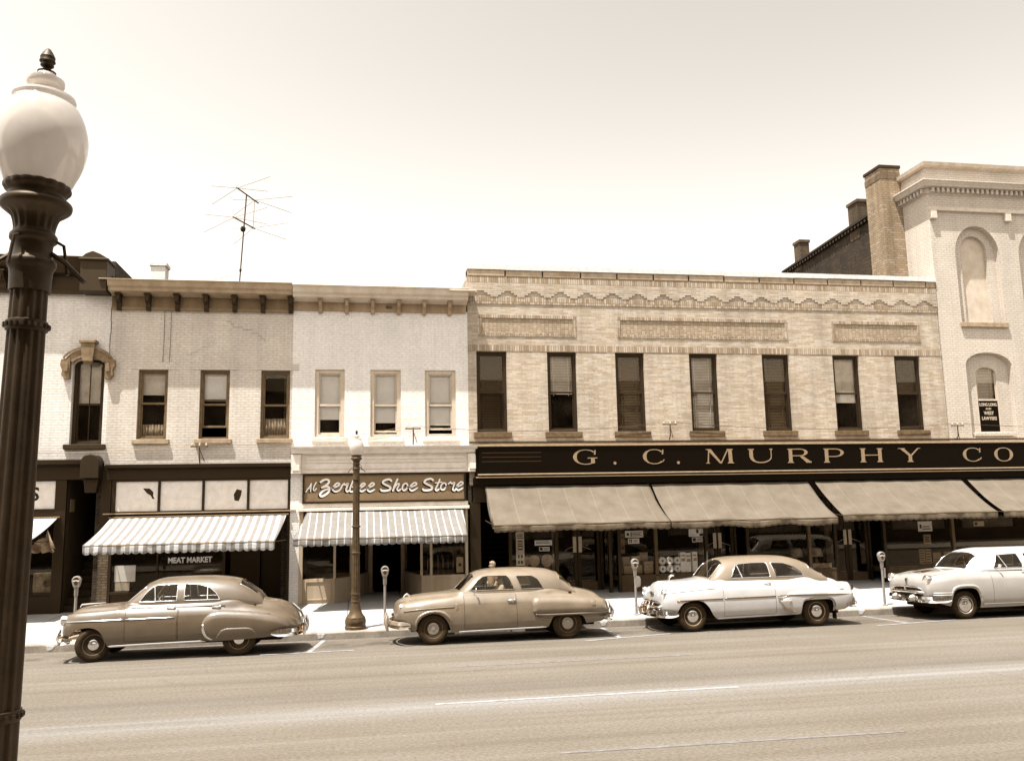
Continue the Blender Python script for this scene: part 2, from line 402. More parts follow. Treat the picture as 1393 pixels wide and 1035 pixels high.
strip((2.3, 10.28), (6.6, 10.18), .07, M_line2); strip((-3.1, 17.80), (-2.6, 17.86), .08, M_line2)
strip((-.78, 20.66), (-1.00, 18.70), .10, M_line); strip((-1.95, 18.56), (-.10, 18.64), .10, M_line, z=.008)
strip((5.70, 20.66), (5.54, 18.56), .10, M_line); strip((4.7, 18.38), (6.8, 18.92), .09, M_line, z=.008)
strip((12.49, 20.66), (12.55, 18.90), .10, M_line); strip((11.6, 18.62), (13.9, 19.02), .09, M_line, z=.008)
strip((15.2, 18.60), (15.5, 18.62), .08, M_line2)
for x_ in (-.86, 5.76, 12.5, -6.55):                      # paint daubed over the kerb at each stall line
    m = MB(); m.add([(x_-.05, 20.714, -.02), (x_+.04, 20.714, -.01), (x_+.1, 20.714, .07), (x_-.08, 20.714, .075),
                     (x_-.08, 20.755, .1165), (x_+.1, 20.755, .1165), (x_+.09, 20.88, .1165), (x_-.1, 20.88, .1165)], [(0,1,2,3),(3,2,5,4),(4,5,6,7)])
    struct(m.build('road_marking', plain('daubed kerb paint', .60, .8, .3, 12, space='pos', d=.95)))

# ------------------------------------------------------------------ window builder
def blind_slats(mb, x0, x1, z0, z1, y, tilt=58, pitch=.05):
    n = int((z1-z0)/pitch); d = .024
    for i in range(n):
        z = z1-.03-i*pitch; dy, dz = d*math.cos(R(tilt)), d*math.sin(R(tilt))
        mb.add([(x0, y-dy, z-dz), (x1, y-dy, z-dz), (x1, y+dy, z+dz), (x0, y+dy, z+dz), (x0, y-dy, z-dz+.003), (x1, y-dy, z-dz+.003), (x1, y+dy, z+dz+.003), (x0, y+dy, z+dz+.003)],
               [(0,3,2,1),(4,5,6,7),(0,1,5,4),(1,2,6,5),(2,3,7,6),(3,0,4,7)])
    for q in (x0+.12, x1-.12): mb.box(q-.012, q+.012, y-.032, y-.028, z0, z1)
    mb.box(x0, x1, y-.03, y+.02, z1-.03, z1)
def window(par, x0, x1, z0, z1, fm, rec=.10, fw_=.07, zm=None, blind=None, curtain=None, muntin=False, sill=None, open_=0, arch=0, arch_inset=0):
    """a double-hung sash window set in its opening; sub-parts: pane, sash, blind, curtain, sill"""
    y = F+rec; zm = (z0+z1)/2 if zm is None else zm
    m = MB(); ztop = z1
    if arch: # segmental head
        top = arc((x0+x1)/2, z1-arch, (x1-x0)/2, arch, 180, 0, 14); inn = arc((x0+x1)/2, z1-arch, (x1-x0)/2-fw_, arch-fw_*.7, 0, 180, 14)
        m.prism(top+inn, y, y+.10)
        ztop = z1-arch
        m.box(x0, x0+fw_, y, y+.10, z0, ztop); m.box(x1-fw_, x1, y, y+.10, z0, ztop)
    else:
        m.box(x0, x0+fw_, y, y+.10, z0, z1); m.box(x1-fw_, x1, y, y+.10, z0, z1); m.box(x0+fw_, x1-fw_, y+.002, y+.10, z1-fw_, z1)
    m.box(x0+fw_, x1-fw_, y-.02, y+.10, z0, z0+fw_*.8)
    w = m.build('window', fm, par, bevel=.006)
    a, b = x0+fw_, x1-fw_; zt = z1-fw_ if not arch else z1-arch*.35
    s = MB(); e = .04
    if not arch: s.box(a, b, y+.035, y+.06, zt-e, zt)
    s.box(a, b, y+.030, y+.062, zm-.03, zm+.03)
    for q in (a, b-e): s.box(q, q+e, y+.036, y+.059, zm+.03, zt-e if not arch else ztop)
    zb = z0+fw_*.8+open_
    s.box(a, b, y+.062, y+.088, zb, zb+.06)
    for q in (a, b-e): s.box(q, q+e, y+.064, y+.087, zb+.06, zm-.03)
    if open_: s.box(a, b, y+.063, y+.087, zm-.03+open_*.5, zm+open_*.5+.02)
    if muntin:
        xm = (a+b)/2; s.box(xm-.014, xm+.014, y+.038, y+.055, zm+.03, zt-(e if not arch else .0)); s.box(xm-.014, xm+.014, y+.066, y+.082, zb+.06, zm-.03)
    s.build('sash', fm, w, bevel=.004)
    q = MB()
    if arch: q.prism(arc((x0+x1)/2, z1-arch, (b-a)/2, arch-fw_*.7, 180, 0, 12)+[(b, zm), (a, zm)], y+.045, y+.050)
    else: q.box(a, b, y+.045, y+.050, zm, zt)
    q.box(a, b, y+.073, y+.078, zb, zm)
    q.build('pane', M_glass, w)
    if blind:
        kind, zb_, mt = blind
        k = MB()
        if kind == 'slats': blind_slats(k, a+.02, b-.02, zb_, zt, y+.16)
        else:
            k.grid([[(a+.01+(b-a-.02)*i/4, y+.15+.004*math.sin(i*2.1+x0), z) for z in (zb_, (zb_+zt)/2, zt+.05)] for i in range(5)])
            k.box(a+.01, b-.01, y+.142, y+.162, zb_-.015, zb_+.012)
        k.build('blind', mt, w, solid=0 if kind == 'slats' else .004)
    if curtain:
        k = MB(); n = 40
        k.grid([[(a+(b-a)*i/n, y+.13+.022*math.sin(i*1.25)+.01*math.sin(i*.6), z) for z in (z0+.06, curtain)] for i in range(n+1)])
        k.build('curtain', M_lace, w, smooth=True, solid=.004)
    if sill:
        mt, ov, h, pr = sill
        k = MB(); k.box(x0-ov, x1+ov, F-pr, F+rec, z0-h, z0); k.build('sill', mt, w, bevel=.012)
    return w
def shell(par, x0, x1, ztop, depth, mat, y0=F+.3, floor2=True, zr=0):
    m = MB()
    m.box(x0, x0+.25, y0, y0+depth, 0, ztop); m.box(x1-.25, x1, y0, y0+depth, zr, ztop); m.box(x0+.25, x1-.25, y0+depth-.25, y0+depth, 0, ztop)
    m.build('party_wall', mat, par)
    r_ = MB(); r_.box(x0+.25, x1-.25, y0, y0+depth-.25, ztop-.75, ztop-.6); ro = r_.build('roof', M_roof, par)
    if floor2:
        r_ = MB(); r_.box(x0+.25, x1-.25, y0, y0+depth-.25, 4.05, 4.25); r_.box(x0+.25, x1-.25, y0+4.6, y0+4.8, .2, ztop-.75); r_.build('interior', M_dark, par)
    return ro
def crown(m, x0, x1, prof, y=F, returns=True):
    """a moulded cornice: profile (projection, z) swept along the front and mitred round both ends"""
    P = []
    for p_, z in prof: P.append([(x0-(p_ if returns else 0), y, z), (x0-(p_ if returns else 0), y-p_, z), (x1+(p_ if returns else 0), y-p_, z), (x1+(p_ if returns else 0), y, z)])
    n = len(P)
    vs = [q for row in P for q in row]; fs = []
    for i in range(n-1):
        for j in range(3): fs.append((i*4+j, i*4+j+1, (i+1)*4+j+1, (i+1)*4+j))
    fs.append((0, 1, 2, 3)); fs.append(((n-1)*4, (n-1)*4+3, (n-1)*4+2, (n-1)*4+1))
    m.add(vs, fs)
def bracket(par, x, zt, h, p_, w, mat, y=F):
    m = MB()
    pr = [(y, zt), (y-p_, zt), (y-p_, zt-.10*h), (y-p_*.92, zt-.30*h), (y-p_*.62, zt-.46*h), (y-p_*.42, zt-.52*h), (y-p_*.40, zt-.80*h), (y-p_*.30, zt-.98*h), (y-p_*.2, zt-h), (y, zt-h)]
    m.prism(pr, x-w/2, x+w/2, 'x'); m.box(x-w*.68, x+w*.68, y-p_*1.06, y, zt-.001, zt+.05); m.box(x-w*.3, x+w*.3, y-p_*.98, y-p_*.3, zt-.4*h, zt-.02)
    return m.build('bracket', mat, par, bevel=.008)

# ------------------------------------------------------------------ building A, at the left edge
bA = thing('corner_shop_building', 'cream brick building with dark brown cornice and arched window hood, behind the big lamp', 'building', (-11, F, 0))
m = MB()
holesA = []
for cx in (-10.85, -7.525):
    holesA.append([(cx-.42, 4.78), (cx+.42, 4.78)] + arc(cx, 7.02, .42, .20, 0, 180, 12))
wall_panel(m, rect(-16, -7.0, 4.30, 9.3), holesA, F, .3); m.build('wall', B_A, bA)
shell(bA, -16, -7.0, 9.7, 10, B_R)
for cx in (-10.85, -7.525):
    w = window(bA, cx-.41, cx+.41, 4.79, 7.20, M_brown, rec=.16, fw_=.09, zm=5.93, blind=('cloth', 5.98, M_shade2), muntin=True, arch=.18, sill=(M_brown, .13, .14, .12))
    h = MB()
    h.prism(arc(cx, 6.95, .66, .52, 158, 22, 14)+arc(cx, 6.95, .44, .28, 28, 152, 14), F-.13, F-.001)
    h.prism(arc(cx, 6.98, .72, .56, 156, 24, 14)+arc(cx, 6.96, .68, .52, 24, 156, 14), F-.17, F-.131)
    h.prism([(cx-.14, 7.10), (cx+.14, 7.10), (cx+.19, 7.62), (cx-.19, 7.62)], F-.21, F-.175); h.box(cx-.23, cx+.23, F-.24, F-.01, 7.621, 7.70)
    h.prism([(cx-.11, 7.05), (cx+.11, 7.05), (cx+.15, 7.60), (cx-.15, 7.60)], F-.174, F-.01)
    for s in (-1, 1):
        h.prism([(cx+s*.46, 6.62), (cx+s*.58, 6.60), (cx+s*.68, 6.72), (cx+s*.66, 6.86), (cx+s*.72, 7.0), (cx+s*.70, 7.16), (cx+s*.46, 7.20)], F-.15, F-.002)
        h.prism([(cx+s*.50, 6.80), (cx+s*.60, 6.82), (cx+s*.58, 7.05), (cx+s*.50, 7.05)], F-.19, F-.151)
    h.build('window_hood', plain('hood stone', .27, .8, .25, 7, bump=.01), bA, bevel=.01)
m = MB(); m.box(-16, -7.02, F-.10, F+.3, 9.06, 9.62); m.box(-16, -7.02, F-.14, F-.101, 9.02, 9.14)
crown(m, -16, -7.35, [(.12, 9.56), (.30, 9.60), (.42, 9.70), (.46, 9.76), (.53, 9.93), (.57, 9.98), (.57, 10.02)], returns=False); cA = m.build('cornice', M_brown, bA, bevel=.01)
m = MB(); m.prism([(-7.72, 9.02), (-7.02, 9.02), (-7.02, 9.98), (-7.22, 10.10), (-7.42, 10.18), (-7.60, 10.10), (-7.72, 9.98)], F-.58, F+.25)
m.box(-7.76, -6.98, F-.64, F+.2, 9.90, 9.965); m.build('end_block', M_brown, cA, bevel=.015)
for x_ in (-8.75, -9.85, -10.95, -12.05): bracket(cA, x_, 9.57, .5, .46, .22, M_brown)
m = MB(); m.box(-7.28, -7.02, F+.26, F+6, 9.0, 10.12); m.build('parapet', B_R, bA)
# shopfront A
m = MB(); m.box(-16, -7.5, F-.08, F+.3, 3.82, 4.30); crown(m, -16, -7.5, [(.10, 4.18), (.28, 4.24), (.34, 4.32), (.34, 4.36)], returns=False)
m.box(-8.20, -7.92, F-.05, F+.3, .2, 3.82); m.box(-16, -8.2, F-.04, F+.2, 2.84, 3.03); m.box(-8.62+.40, -8.2, F-.03, F+.1, 3.03, 3.82)
m.box(-16, -8.2, F-.02, F+.3, .2, .72); m.box(-8.98, -8.2, F+.02, F+.2, .72, .78)
sA = m.build('shopfront', M_darkbrown, bA, bevel=.01)
m = MB(); m.prism([(-7.50, 3.84), (-7.02, 3.84), (-7.02, 4.34), (-7.10, 4.46), (-7.26, 4.50), (-7.42, 4.46), (-7.50, 4.34)], F-.42, F+.02); m.prism([(-7.40, 3.45), (-7.12, 3.45), (-7.06, 3.839), (-7.46, 3.839)], F-.25, F); m.build('end_block', M_darkbrown, sA, bevel=.02)
m = MB(); m.box(-15, -8.23, F+.03, F+.05, 3.04, 3.79); m.build('transom_panel', M_paper, sA)
m = MB(); put_text(m, 'S', -8.75, F+.028, 3.28, .50, .012, 1.0); m.build('lettering', M_darkbrown, sA)
m = MB(); m.box(-15, -8.2, F+.08, F+.086, .78, 2.84); m.build('pane', M_shop, sA)
# stair entrance between A and B
m = MB(); zst = .24
for i in range(9): m.box(-7.90, -7.05, F+.15+.27*i, F+.15+.27*(i+1)+.02, .2, zst+.18*(i+1))
m.build('stairs', plain('stair treads', .035, .8, .3, 5), bA, bevel=.01)
m = MB(); m.box(-7.99, -7.91, F+.05, F+3.2, .2, 3.85); m.box(-7.91, -7.06, F+2.9, F+3.0, .2, 3.85); m.build('stair_wall', plain('stair plaster', .06, .9, .3, 3), bA)
m = MB(); m.box(-7.905, -7.895, F+.25, F+.62, 2.95, 3.30); m.build('notice', plain('old notice card', .30, .8, .2, 20), bA)

# ------------------------------------------------------------------ building B, the meat market
bB = thing('meat_market_building', 'buff painted brick building with three brown windows above the meat market', 'building', (-4.5, F, 0))
m = MB(); hB = [(-6.20, -5.40), (-4.53, -3.71), (-2.84, -2.02)]
wall_panel(m, rect(-6.999, -1.96, 4.20, 8.7), [rect(a, b, 4.92, 6.91) for a, b in hB], F, .3); m.build('wall', B_B, bB)
roB = shell(bB, -6.999, -1.96, 9.5, 10, B_R)
M_bwin = plain('weathered tan sash', .22, .65, .2, 6)
window(bB, *hB[0], 4.92, 6.91, M_bwin, zm=5.95, blind=('cloth', 6.22, M_shade2), curtain=5.36, sill=(M_stone, .09, .13, .10))
window(bB, *hB[1], 4.92, 6.91, M_bwin, zm=5.92, blind=('cloth', 6.05, M_shade), sill=(M_stone, .09, .13, .10), open_=.28)
window(bB, *hB[2], 4.92, 6.91, M_bwin, zm=5.90, curtain=5.52, sill=(M_stone, .09, .13, .10))
for a, b in hB: m = MB(); m.box(a-.2, b+.25, F-.012, F+.01, 6.912, 7.10); m.build('lintel', B_B, bB)
m = MB()
crown(m, -7.0, -1.965, [(.05, 9.02), (.12, 9.05), (.47, 9.08), (.49, 9.16), (.56, 9.20), (.60, 9.32), (.64, 9.36)], returns=False)
m.box(-7.22, -1.965, F-.64, F+.3, 9.361, 9.385); cB = m.build('cornice', plain('tan cornice paint', .44, .7, .16, 3, streak=True), bB, bevel=.01)
m = MB(); m.box(-6.99, -1.965, F-.05, F+.3, 8.64, 9.015); m.box(-6.99, -1.965, F-.09, F-.051, 8.62, 8.70); m.build('frieze', M_tanwood, cB)
for i in range(7): bracket(cB, -6.78+i*.792, 9.0, .40, .34, .13, M_brown)
def crack(pts, r_=.005):
    m = MB(); q = []
    for (a, b), (c_, d_) in zip(pts, pts[1:]): q += [(a, F-.001, b), (c_, F-.001, b)]
    m.tube(q+[(pts[-1][0], F-.001, pts[-1][1])], r_, 5); m.build('mortar_crack', M_brown, bB)
crack([(-3.87, 8.34), (-3.72, 8.26), (-3.66, 8.17), (-3.40, 8.10), (-3.12, 8.0), (-2.95, 7.92), (-2.86, 7.84), (-2.77, 7.77)])
crack([(-4.95, 7.35), (-4.80, 7.42), (-4.62, 7.50), (-4.5, 7.58), (-4.30, 7.72), (-4.18, 7.80)], .003)
crack([(-7.0, 9.05), (-6.985, 8.7), (-7.005, 8.3), (-6.99, 7.9), (-7.005, 7.5), (-6.995, 7.3)], .010)
for x_ in (-5.56, -5.38):
    m = MB(); m.tube([(x_, F-.015, 8.62), (x_+.01, F-.012, 7.8), (x_-.005, F-.012, 7.12)], .006, 5); m.build('cable', M_sill, bB)
m = MB(); m.box(-6.5, -6.06, 27.9, 28.4, 8.85, 10.55); m.box(-6.54, -6.02, 27.86, 28.44, 10.551, 10.66); m.build('chimney', B_C, roB)
# shopfront B
m = MB(); m.box(-6.9, -1.96, F-.06, F+.3, 3.80, 4.10); crown(m, -6.9, -1.962, [(.06, 4.08), (.22, 4.12), (.26, 4.20), (.26, 4.215)], returns=False)
m.box(-6.76, -6.66, F-.04, F+.2, 2.9, 3.80); m.box(-2.03, -1.965, F-.04, F+.2, .25, 3.80)
for x_ in (-5.52, -4.34, -3.12): m.box(x_-.035, x_+.035, F-.035, F+.1, 2.92, 3.80)
m.box(-6.66, -2.03, F-.033, F+.1, 3.745, 3.80); m.box(-6.66, -2.03, F-.03, F+.1, 2.86, 2.93)
m.box(-6.9, -2.03, F+.02, F+.3, 2.55, 2.86)
m.box(-6.78, -6.70, F-.02, F+.15, .25, 2.55); m.box(-3.78, -3.70, F-.02, F+.15, .25, 2.55); m.box(-5.53, -5.48, F+.0, F+.12, .75, 2.55); m.box(-6.70, -3.78, F-.02, F+.2, .68, .76); m.box(-6.70, -3.78, F+.02, F+.15, .25, .68)
m.box(-2.9, -2.03, F+1.55, F+1.62, .25, 2.8); m.box(-3.74, -2.9, F+1.3, F+1.6, .25, 2.8)
sB = m.build('shopfront', M_darkbrown, bB, bevel=.008)
m = MB(); m.box(-6.95, -1.80, F-.10, F-.034, 2.852, 2.885); m.build('ledge', M_frieze, sB)
xs = [-6.66, -5.555, -5.485, -4.375, -4.305, -3.155, -3.085, -2.03]
for i in range(4):
    m = MB(); m.box(xs[2*i], xs[2*i+1], F+.012, F+.02, 2.93, 3.745); tp = m.build('transom_pane', M_paper, sB)
    if i in (0, 2):
        cx, cz = (-5.80, 3.42) if i == 0 else (-3.42, 3.33)
        pts = [(-.16, .14), (.02, .13), (.12, .03), (.12, -.08), (.16, -.16), (.10, -.15), (.05, -.06), (-.05, .0)] if i == 0 else [(-.02, .17), (.12, .13), (.10, .0), (.04, -.17), (-.08, -.15), (-.10, .02)]
        m = MB(); m.prism([(cx+a, cz+b) for a, b in pts], F+.009, F+.0119); m.build('torn_patch', M_brown, tp)
m = MB(); m.box(-6.70, -5.53, F+.05, F+.056, .76, 2.55); m.build('pane', M_shop, sB); m = MB(); m.box(-5.48, -3.78, F+.05, F+.056, .76, 2.55); pB = m.build('pane', M_shop, sB)
m = MB(); put_text(m, 'MEAT MARKET', -4.65, F+.045, 1.495, .205, .008, .86); m.build('lettering', plain('window lettering', .85, .5, .1, 15), pB)
m = MB(); m.box(-7.04, -6.781, F-.02, F+.3, .2, 1.80); m.build('pier', brick('pier brick', .30, .20, .13, dirt=.3), bB); m = MB(); m.box(-7.04, -6.781, F-.03, F+.3, 1.801, 4.20); m.build('pilaster', M_darkbrown, bB)
m = MB(); m.box(-6.7, -3.8, F+.4, F+1.1, .25, .72); m.box(-6.72, -3.76, F+2.6, F+2.7, .2, 2.8); m.box(-6.3, -4.1, F+1.7, F+2.3, .25, 1.15); m.box(-6.3, -4.1, F+2.2, F+2.3, 1.16, 1.5); m.build('shop_interior', plain('shop counter', .05, .7, .3, 3), bB)

# ------------------------------------------------------------------ building C, the shoe store
bC = thing('shoe_store_building', 'white painted brick building with three pale-shaded windows above the shoe store', 'building', (.6, F, 0))
m = MB(); hC = [(-1.31, -.46), (.29, 1.18), (1.90, 2.82)]
wall_panel(m, rect(-1.959, 3.20, 4.55, 8.75), [rect(a, b, 4.95, 6.95) for a, b in hC], F, .3); m.build('wall', B_C, bC)
shell(bC, -1.959, 3.20, 9.5, 10, B_R)
for k, (a, b) in enumerate(hC):
    window(bC, a, b, 4.95, 6.95, M_cream, rec=.05, fw_=.11, zm=5.90, blind=('cloth', (5.50, 5.40, 5.32)[k], M_shade), sill=(M_white, .08, .14, .12), open_=(0, .05, .12)[k], muntin=False)
m = MB()
crown(m, -1.955, 3.18, [(.06, 8.96), (.14, 9.0), (.44, 9.03), (.46, 9.09), (.55, 9.14), (.60, 9.27), (.65, 9.32), (.65, 9.345)], returns=False); m.box(2.6, 3.40, F-.655, F+.3, 9.25, 9.30)
cC = m.build('cornice', plain('pale cornice paint', .62, .7, .10, 3, streak=True), bC, bevel=.01)
m = MB(); m.box(-1.955, 3.16, F-.06, F+.3, 8.70, 8.955); m.build('frieze', M_frieze, cC)
for i in range(6): bracket(cC, -1.18+i*.765, 8.96, .34, .32, .11, M_frieze)
m = MB(); m.box(.74, .92, F-.09, F-.061, 8.80, 8.88); m.build('vent', M_sill, cC)
# entablature and sign
m = MB(); m.box(-1.66, 3.14, F-.10, F+.3, 3.90, 4.45); m.box(-1.55, 3.05, F-.125, F-.101, 4.20, 4.23); m.box(-1.55, 3.05, F-.125, F-.101, 4.02, 4.04); m.box(-1.55, 3.05, F-.12, F-.101, 4.30, 4.38)
crown(m, -1.94, 3.42, [(.08, 4.44), (.20, 4.47), (.24, 4.56), (.33, 4.62), (.36, 4.66)], returns=False)
for a, b in ((-1.94, -1.66), (3.14, 3.42)): m.box(a, b, F-.22, F+.2, 3.90, 4.44); m.box(a+.04, b-.04, F-.25, F-.221, 3.98, 4.38)
m.box(-1.72, 3.15, F-.04, F+.2, 2.93, 3.05); m.box(-1.74, 3.17, F-.20, F-.041, 2.83, 2.92)
sC = m.build('shopfront', M_white, bC, bevel=.008)
m = MB(); m.box(-1.958, -1.62, F-.03, F+.3, .2, 3.899); m.build('pier', B_C, bC)
m = MB(); m.box(-1.70, -1.59, F-.05, F+.2, .25, 2.83); m.box(3.05, 3.13, F-.05, F+.2, .25, 2.83)
yi = F+2.2; bd = plain('bulkhead paint', .50, .65, .1, 4, streak=True)
for pl in ([(-1.59, F), (-.70, F), (-.24, F+.62), (.30, yi), (.30, yi+.1), (-1.59, yi+.1)], [(3.05, F), (2.05, F), (1.78, F+.12), (1.36, yi), (1.36, yi+.1), (3.05, yi+.1)]):
    m.prism(pl, .2, .93, 'z')
for (x_, y_) in ((-.70, F), (-.24, F+.62), (.30, yi), (2.05, F), (1.78, F+.12), (1.36, yi)): m.box(x_-.035, x_+.035, y_-.035, y_+.035, .931, 2.83)
m.box(.30, .40, yi-.05, yi+.1, .25, 2.83); m.box(1.28, 1.38, yi-.05, yi+.1, .25, 2.83)
m.box(-1.52, -.78, F-.022, F-.001, .34, .38); m.box(-1.52, -.78, F-.022, F-.001, .84, .88); m.box(-1.52, -1.48, F-.022, F-.001, .381, .839); m.box(-.82, -.78, F-.022, F-.001, .381, .839)
m.box(2.15, 2.98, F-.022, F-.001, .34, .38); m.box(2.15, 2.98, F-.022, F-.001, .82, .86); m.box(2.15, 2.19, F-.022, F-.001, .381, .819); m.box(2.94, 2.98, F-.022, F-.001, .381, .819)
bk = m.build('bulkhead', bd, bC, bevel=.006)
def pane_seg(m, a, b, z0, z1):
    d = Vector((b[0]-a[0], b[1]-a[1])).normalized(); nn = Vector((-d.y, d.x))*.003
    m.prism([(a[0]+nn.x, a[1]+nn.y), (b[0]+nn.x, b[1]+nn.y), (b[0]-nn.x, b[1]-nn.y), (a[0]-nn.x, a[1]-nn.y)], z0, z1, 'z')
for pl in ([(-1.58, F+.01), (-.735, F+.01)], [(-.68, F+.04), (-.26, F+.60)], [(-.22, F+.66), (.29, yi)], [(3.04, F+.01), (2.09, F+.01)], [(2.02, F+.02), (1.80, F+.11)], [(1.77, F+.16), (1.37, yi)]):
    m = MB(); pane_seg(m, pl[0], pl[1], .94, 2.83); m.build('pane', M_shop, bk)
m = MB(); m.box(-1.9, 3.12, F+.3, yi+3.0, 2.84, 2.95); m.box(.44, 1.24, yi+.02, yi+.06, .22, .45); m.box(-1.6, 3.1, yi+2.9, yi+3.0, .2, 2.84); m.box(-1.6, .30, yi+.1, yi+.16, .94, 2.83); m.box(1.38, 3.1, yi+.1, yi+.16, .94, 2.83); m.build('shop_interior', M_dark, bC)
# shoes on stands in the right-hand window and shelves in the left
M_disp = plain('display goods', .16, .5, .5, 9); M_disp2 = plain('pale display goods', .34, .5, .4, 9)
def sign_board(name, label, x0, x1, z0, z1, y, mat, frame, fm):
    t_ = thing(name, label, 'sign', ((x0+x1)/2, y, z0))
    m = MB(); m.box(x0, x1, y, y+.05, z0, z1); m.build('board', mat, t_)
    m = MB()
    for a in ((x0, x1, z0, z0+frame), (x0, x1, z1-frame, z1)): m.box(a[0], a[1], y-.04, y-.0005, a[2], a[3])
    for a in (x0, x1-frame): m.box(a, a+frame, y-.04, y-.0005, z0+frame, z1-frame)
    m.build('frame', fm, t_); return t_
zs = sign_board('shop_sign', 'tan shoe store sign with white script lettering and black drop shadows', -1.62, 3.08, 3.055, 3.895, F-.075, plain('tan sign enamel', .27, .5, .08, 4), .05, M_darkbrown)

# ------------------------------------------------------------------ shop row added behind camera, cuts sky fill (mirrored in glass and car bodies)
bO = thing('added_facing_row', 'dark brick shop row across the street, added to cut sky light, seen only in reflections', 'building', (0, -1.6, 0))
m = MB(); hO = [rect(-38+2.6*i, -36.8+2.6*i, 5.2, 7.4) for i in range(44)]+[rect(-38+5.2*i, -34+5.2*i, .9, 3.2) for i in range(22)]
wall_panel(m, rect(-42, 80, 0, 10.6), hO, -1.6, -.3); m.box(-42, 80, -12, -1.9, 0, 10.4); m.build('wall', brick('added row brick', .30, .22, .25), bO)
m = MB(); m.box(-42, 80, -1.6, -1.15, 10.0, 10.75); m.box(-42, 80, -1.6, -1.35, 3.5, 4.2); m.build('cornice', M_cream, bO)
for h_ in hO: m = MB(); m.box(h_[0][0], h_[1][0], -1.82, -1.80, h_[0][1], h_[2][1]); m.build('window', M_shade2, bO)
# script lettering of the shoe store sign, drawn as brush strokes (sign-plane coordinates)
def zmap(px, py): return (-1.14+(px-435)*.02131, 3.85-(py-(647-(px-411)*.01345))*.0212)
def za(*p): return [zmap(400+x/11.608, 635+y/11.608) for x, y in p]
def zb(*p): return [zmap(510+x/10.715, 635+y/10.715) for x, y in p]
def ell(cx, cz, rx, rz, sl, n=14): return [(cx+rx*math.cos(2*math.pi*i/n)-sl*rz*math.sin(2*math.pi*i/n), cz+rz*math.sin(2*math.pi*i/n)) for i in range(n+1)]
script = [(za((195,395),(238,330),(278,262)), .030), (za((276,265),(268,385)), .034), (za((215,345),(270,338)), .024),
 (za((352,245),(322,300),(310,355),(328,372),(358,340)), .034),
 (za((422,240),(470,208),(530,204),(548,240),(505,290),(445,325)), .062), (za((445,325),(520,308),(556,340),(538,400),(480,448),(432,462),(414,432),(450,385),(525,350)), .058),
 (za((598,335),(680,305),(712,272),(672,258),(622,310),(606,358),(650,388),(712,365),(748,305)), .050),
 (za((748,300),(784,262)), .046), (za((784,268),(802,286),(842,262),(826,315),(812,358),(828,388),(866,368)), .050),
 (za((925,205),(888,300),(872,370),(900,392),(945,366),(950,325),(915,318)), .050),
 (za((1022,340),(1080,302),(1106,272),(1070,260),(1032,310),(1020,358),(1056,387),(1112,358)), .050),
 (za((1140,335),(1212,306),(1250,272),(1214,256),(1162,310),(1146,362),(1186,389),(1254,358)), .050),
 (zb((222,205),(190,182),(122,200),(100,232),(140,262),(200,292),(206,325),(160,346),(92,348),(70,330)), .060),
 (zb((312,182),(272,265),(246,345)), .052), (zb((256,320),(300,258),(334,245),(330,275),(306,325),(326,347),(358,326)), .044),
 (zb(*ell(420, 292, 36, 50, .25)), .046), (zb((495,302),(568,272),(592,246),(560,232),(512,270),(490,318),(522,350),(602,310)), .046),
 (zb((832,195),(800,174),(732,190),(706,226),(750,257),(810,287),(816,320),(770,342),(702,342),(684,326)), .060),
 (zb((932,186),(896,270),(870,325),(886,347),(918,328)), .050), (zb((868,236),(962,224)), .034),
 (zb(*ell(985, 287, 38, 50, .25)), .046), (zb((1060,250),(1096,222)), .042), (zb((1096,228),(1112,247),(1152,230),(1134,290),(1126,335),(1150,347),(1178,318)), .046),
 (zb((1180,297),(1250,267),(1278,236),(1246,222),(1196,265),(1176,313),(1206,345),(1272,312)), .046)]
m = MB(); sh = MB()
for i, (p, w_) in enumerate(script):
    ribbon(m, p, w_, F-.081-.0004*i, thick=.006-.0001*i+.0004*i*0); ribbon(sh, [(a-.034, b-.034) for a, b in p], w_, F-.0762-.00008*i, thick=.001)
m.build('lettering', M_letter, zs); sh.build('lettering_shadow', M_black, zs)

# ------------------------------------------------------------------ building D, tan brick variety store
bD = thing('variety_store_building', 'tan brick store with seven dark sash windows and stepped brick frieze', 'building', (11, F, 0))
hD = [(3.46, 4.39), (5.655, 6.58), (7.83, 8.77), (10.26, 11.20), (12.73, 13.67), (15.20, 16.14), (17.42, 18.36)]
m = MB(); wall_panel(m, rect(3.205, 19.17, 3.50, 7.559), [rect(a, b, 5.07, 7.549) for a, b in hD], F, .3)
pan = [(3.53, 6.60), (7.93, 13.69), (15.25, 18.45)]
wall_panel(m, rect(3.205, 19.17, 7.561, 10.2), [rect(a+.1, b-.1, 8.12, 8.59) for a, b in pan], F, .025)
m.box(3.205, 19.17, F+.0251, F+.35, 7.561, 10.15)
wD = m.build('wall', B_D, bD)
for a, b in pan:
    k = MB(); k.box(a+.1, b-.1, F+.012, F+.0249, 8.12, 8.59); k.build('brick_panel', B_stack, bD)
    k = MB()
    k.box(a, b, F-.02, F-.001, 8.02, 8.12); k.box(a, b, F-.02, F-.001, 8.59, 8.69); k.box(a, a+.1, F-.018, F-.001, 8.121, 8.589); k.box(b-.1, b, F-.018, F-.001, 8.121, 8.589)
    k.build('panel_border', B_sold, bD)
k = MB(); k.box(3.205, 19.17, F-.012, F-.0005, 7.56, 7.745); k.build('lintel_course', B_sold, bD)
k = MB(); k.box(3.205, 19.17, F-.022, F-.0005, 9.03, 9.25); k.box(3.205, 19.17, F-.036, F-.0005, 9.70, 9.90); k.build('soldier_course', B_sold, bD)
k = MB(); k.box(3.205, 19.17, F-.034, F-.0005, 9.437, 9.699)
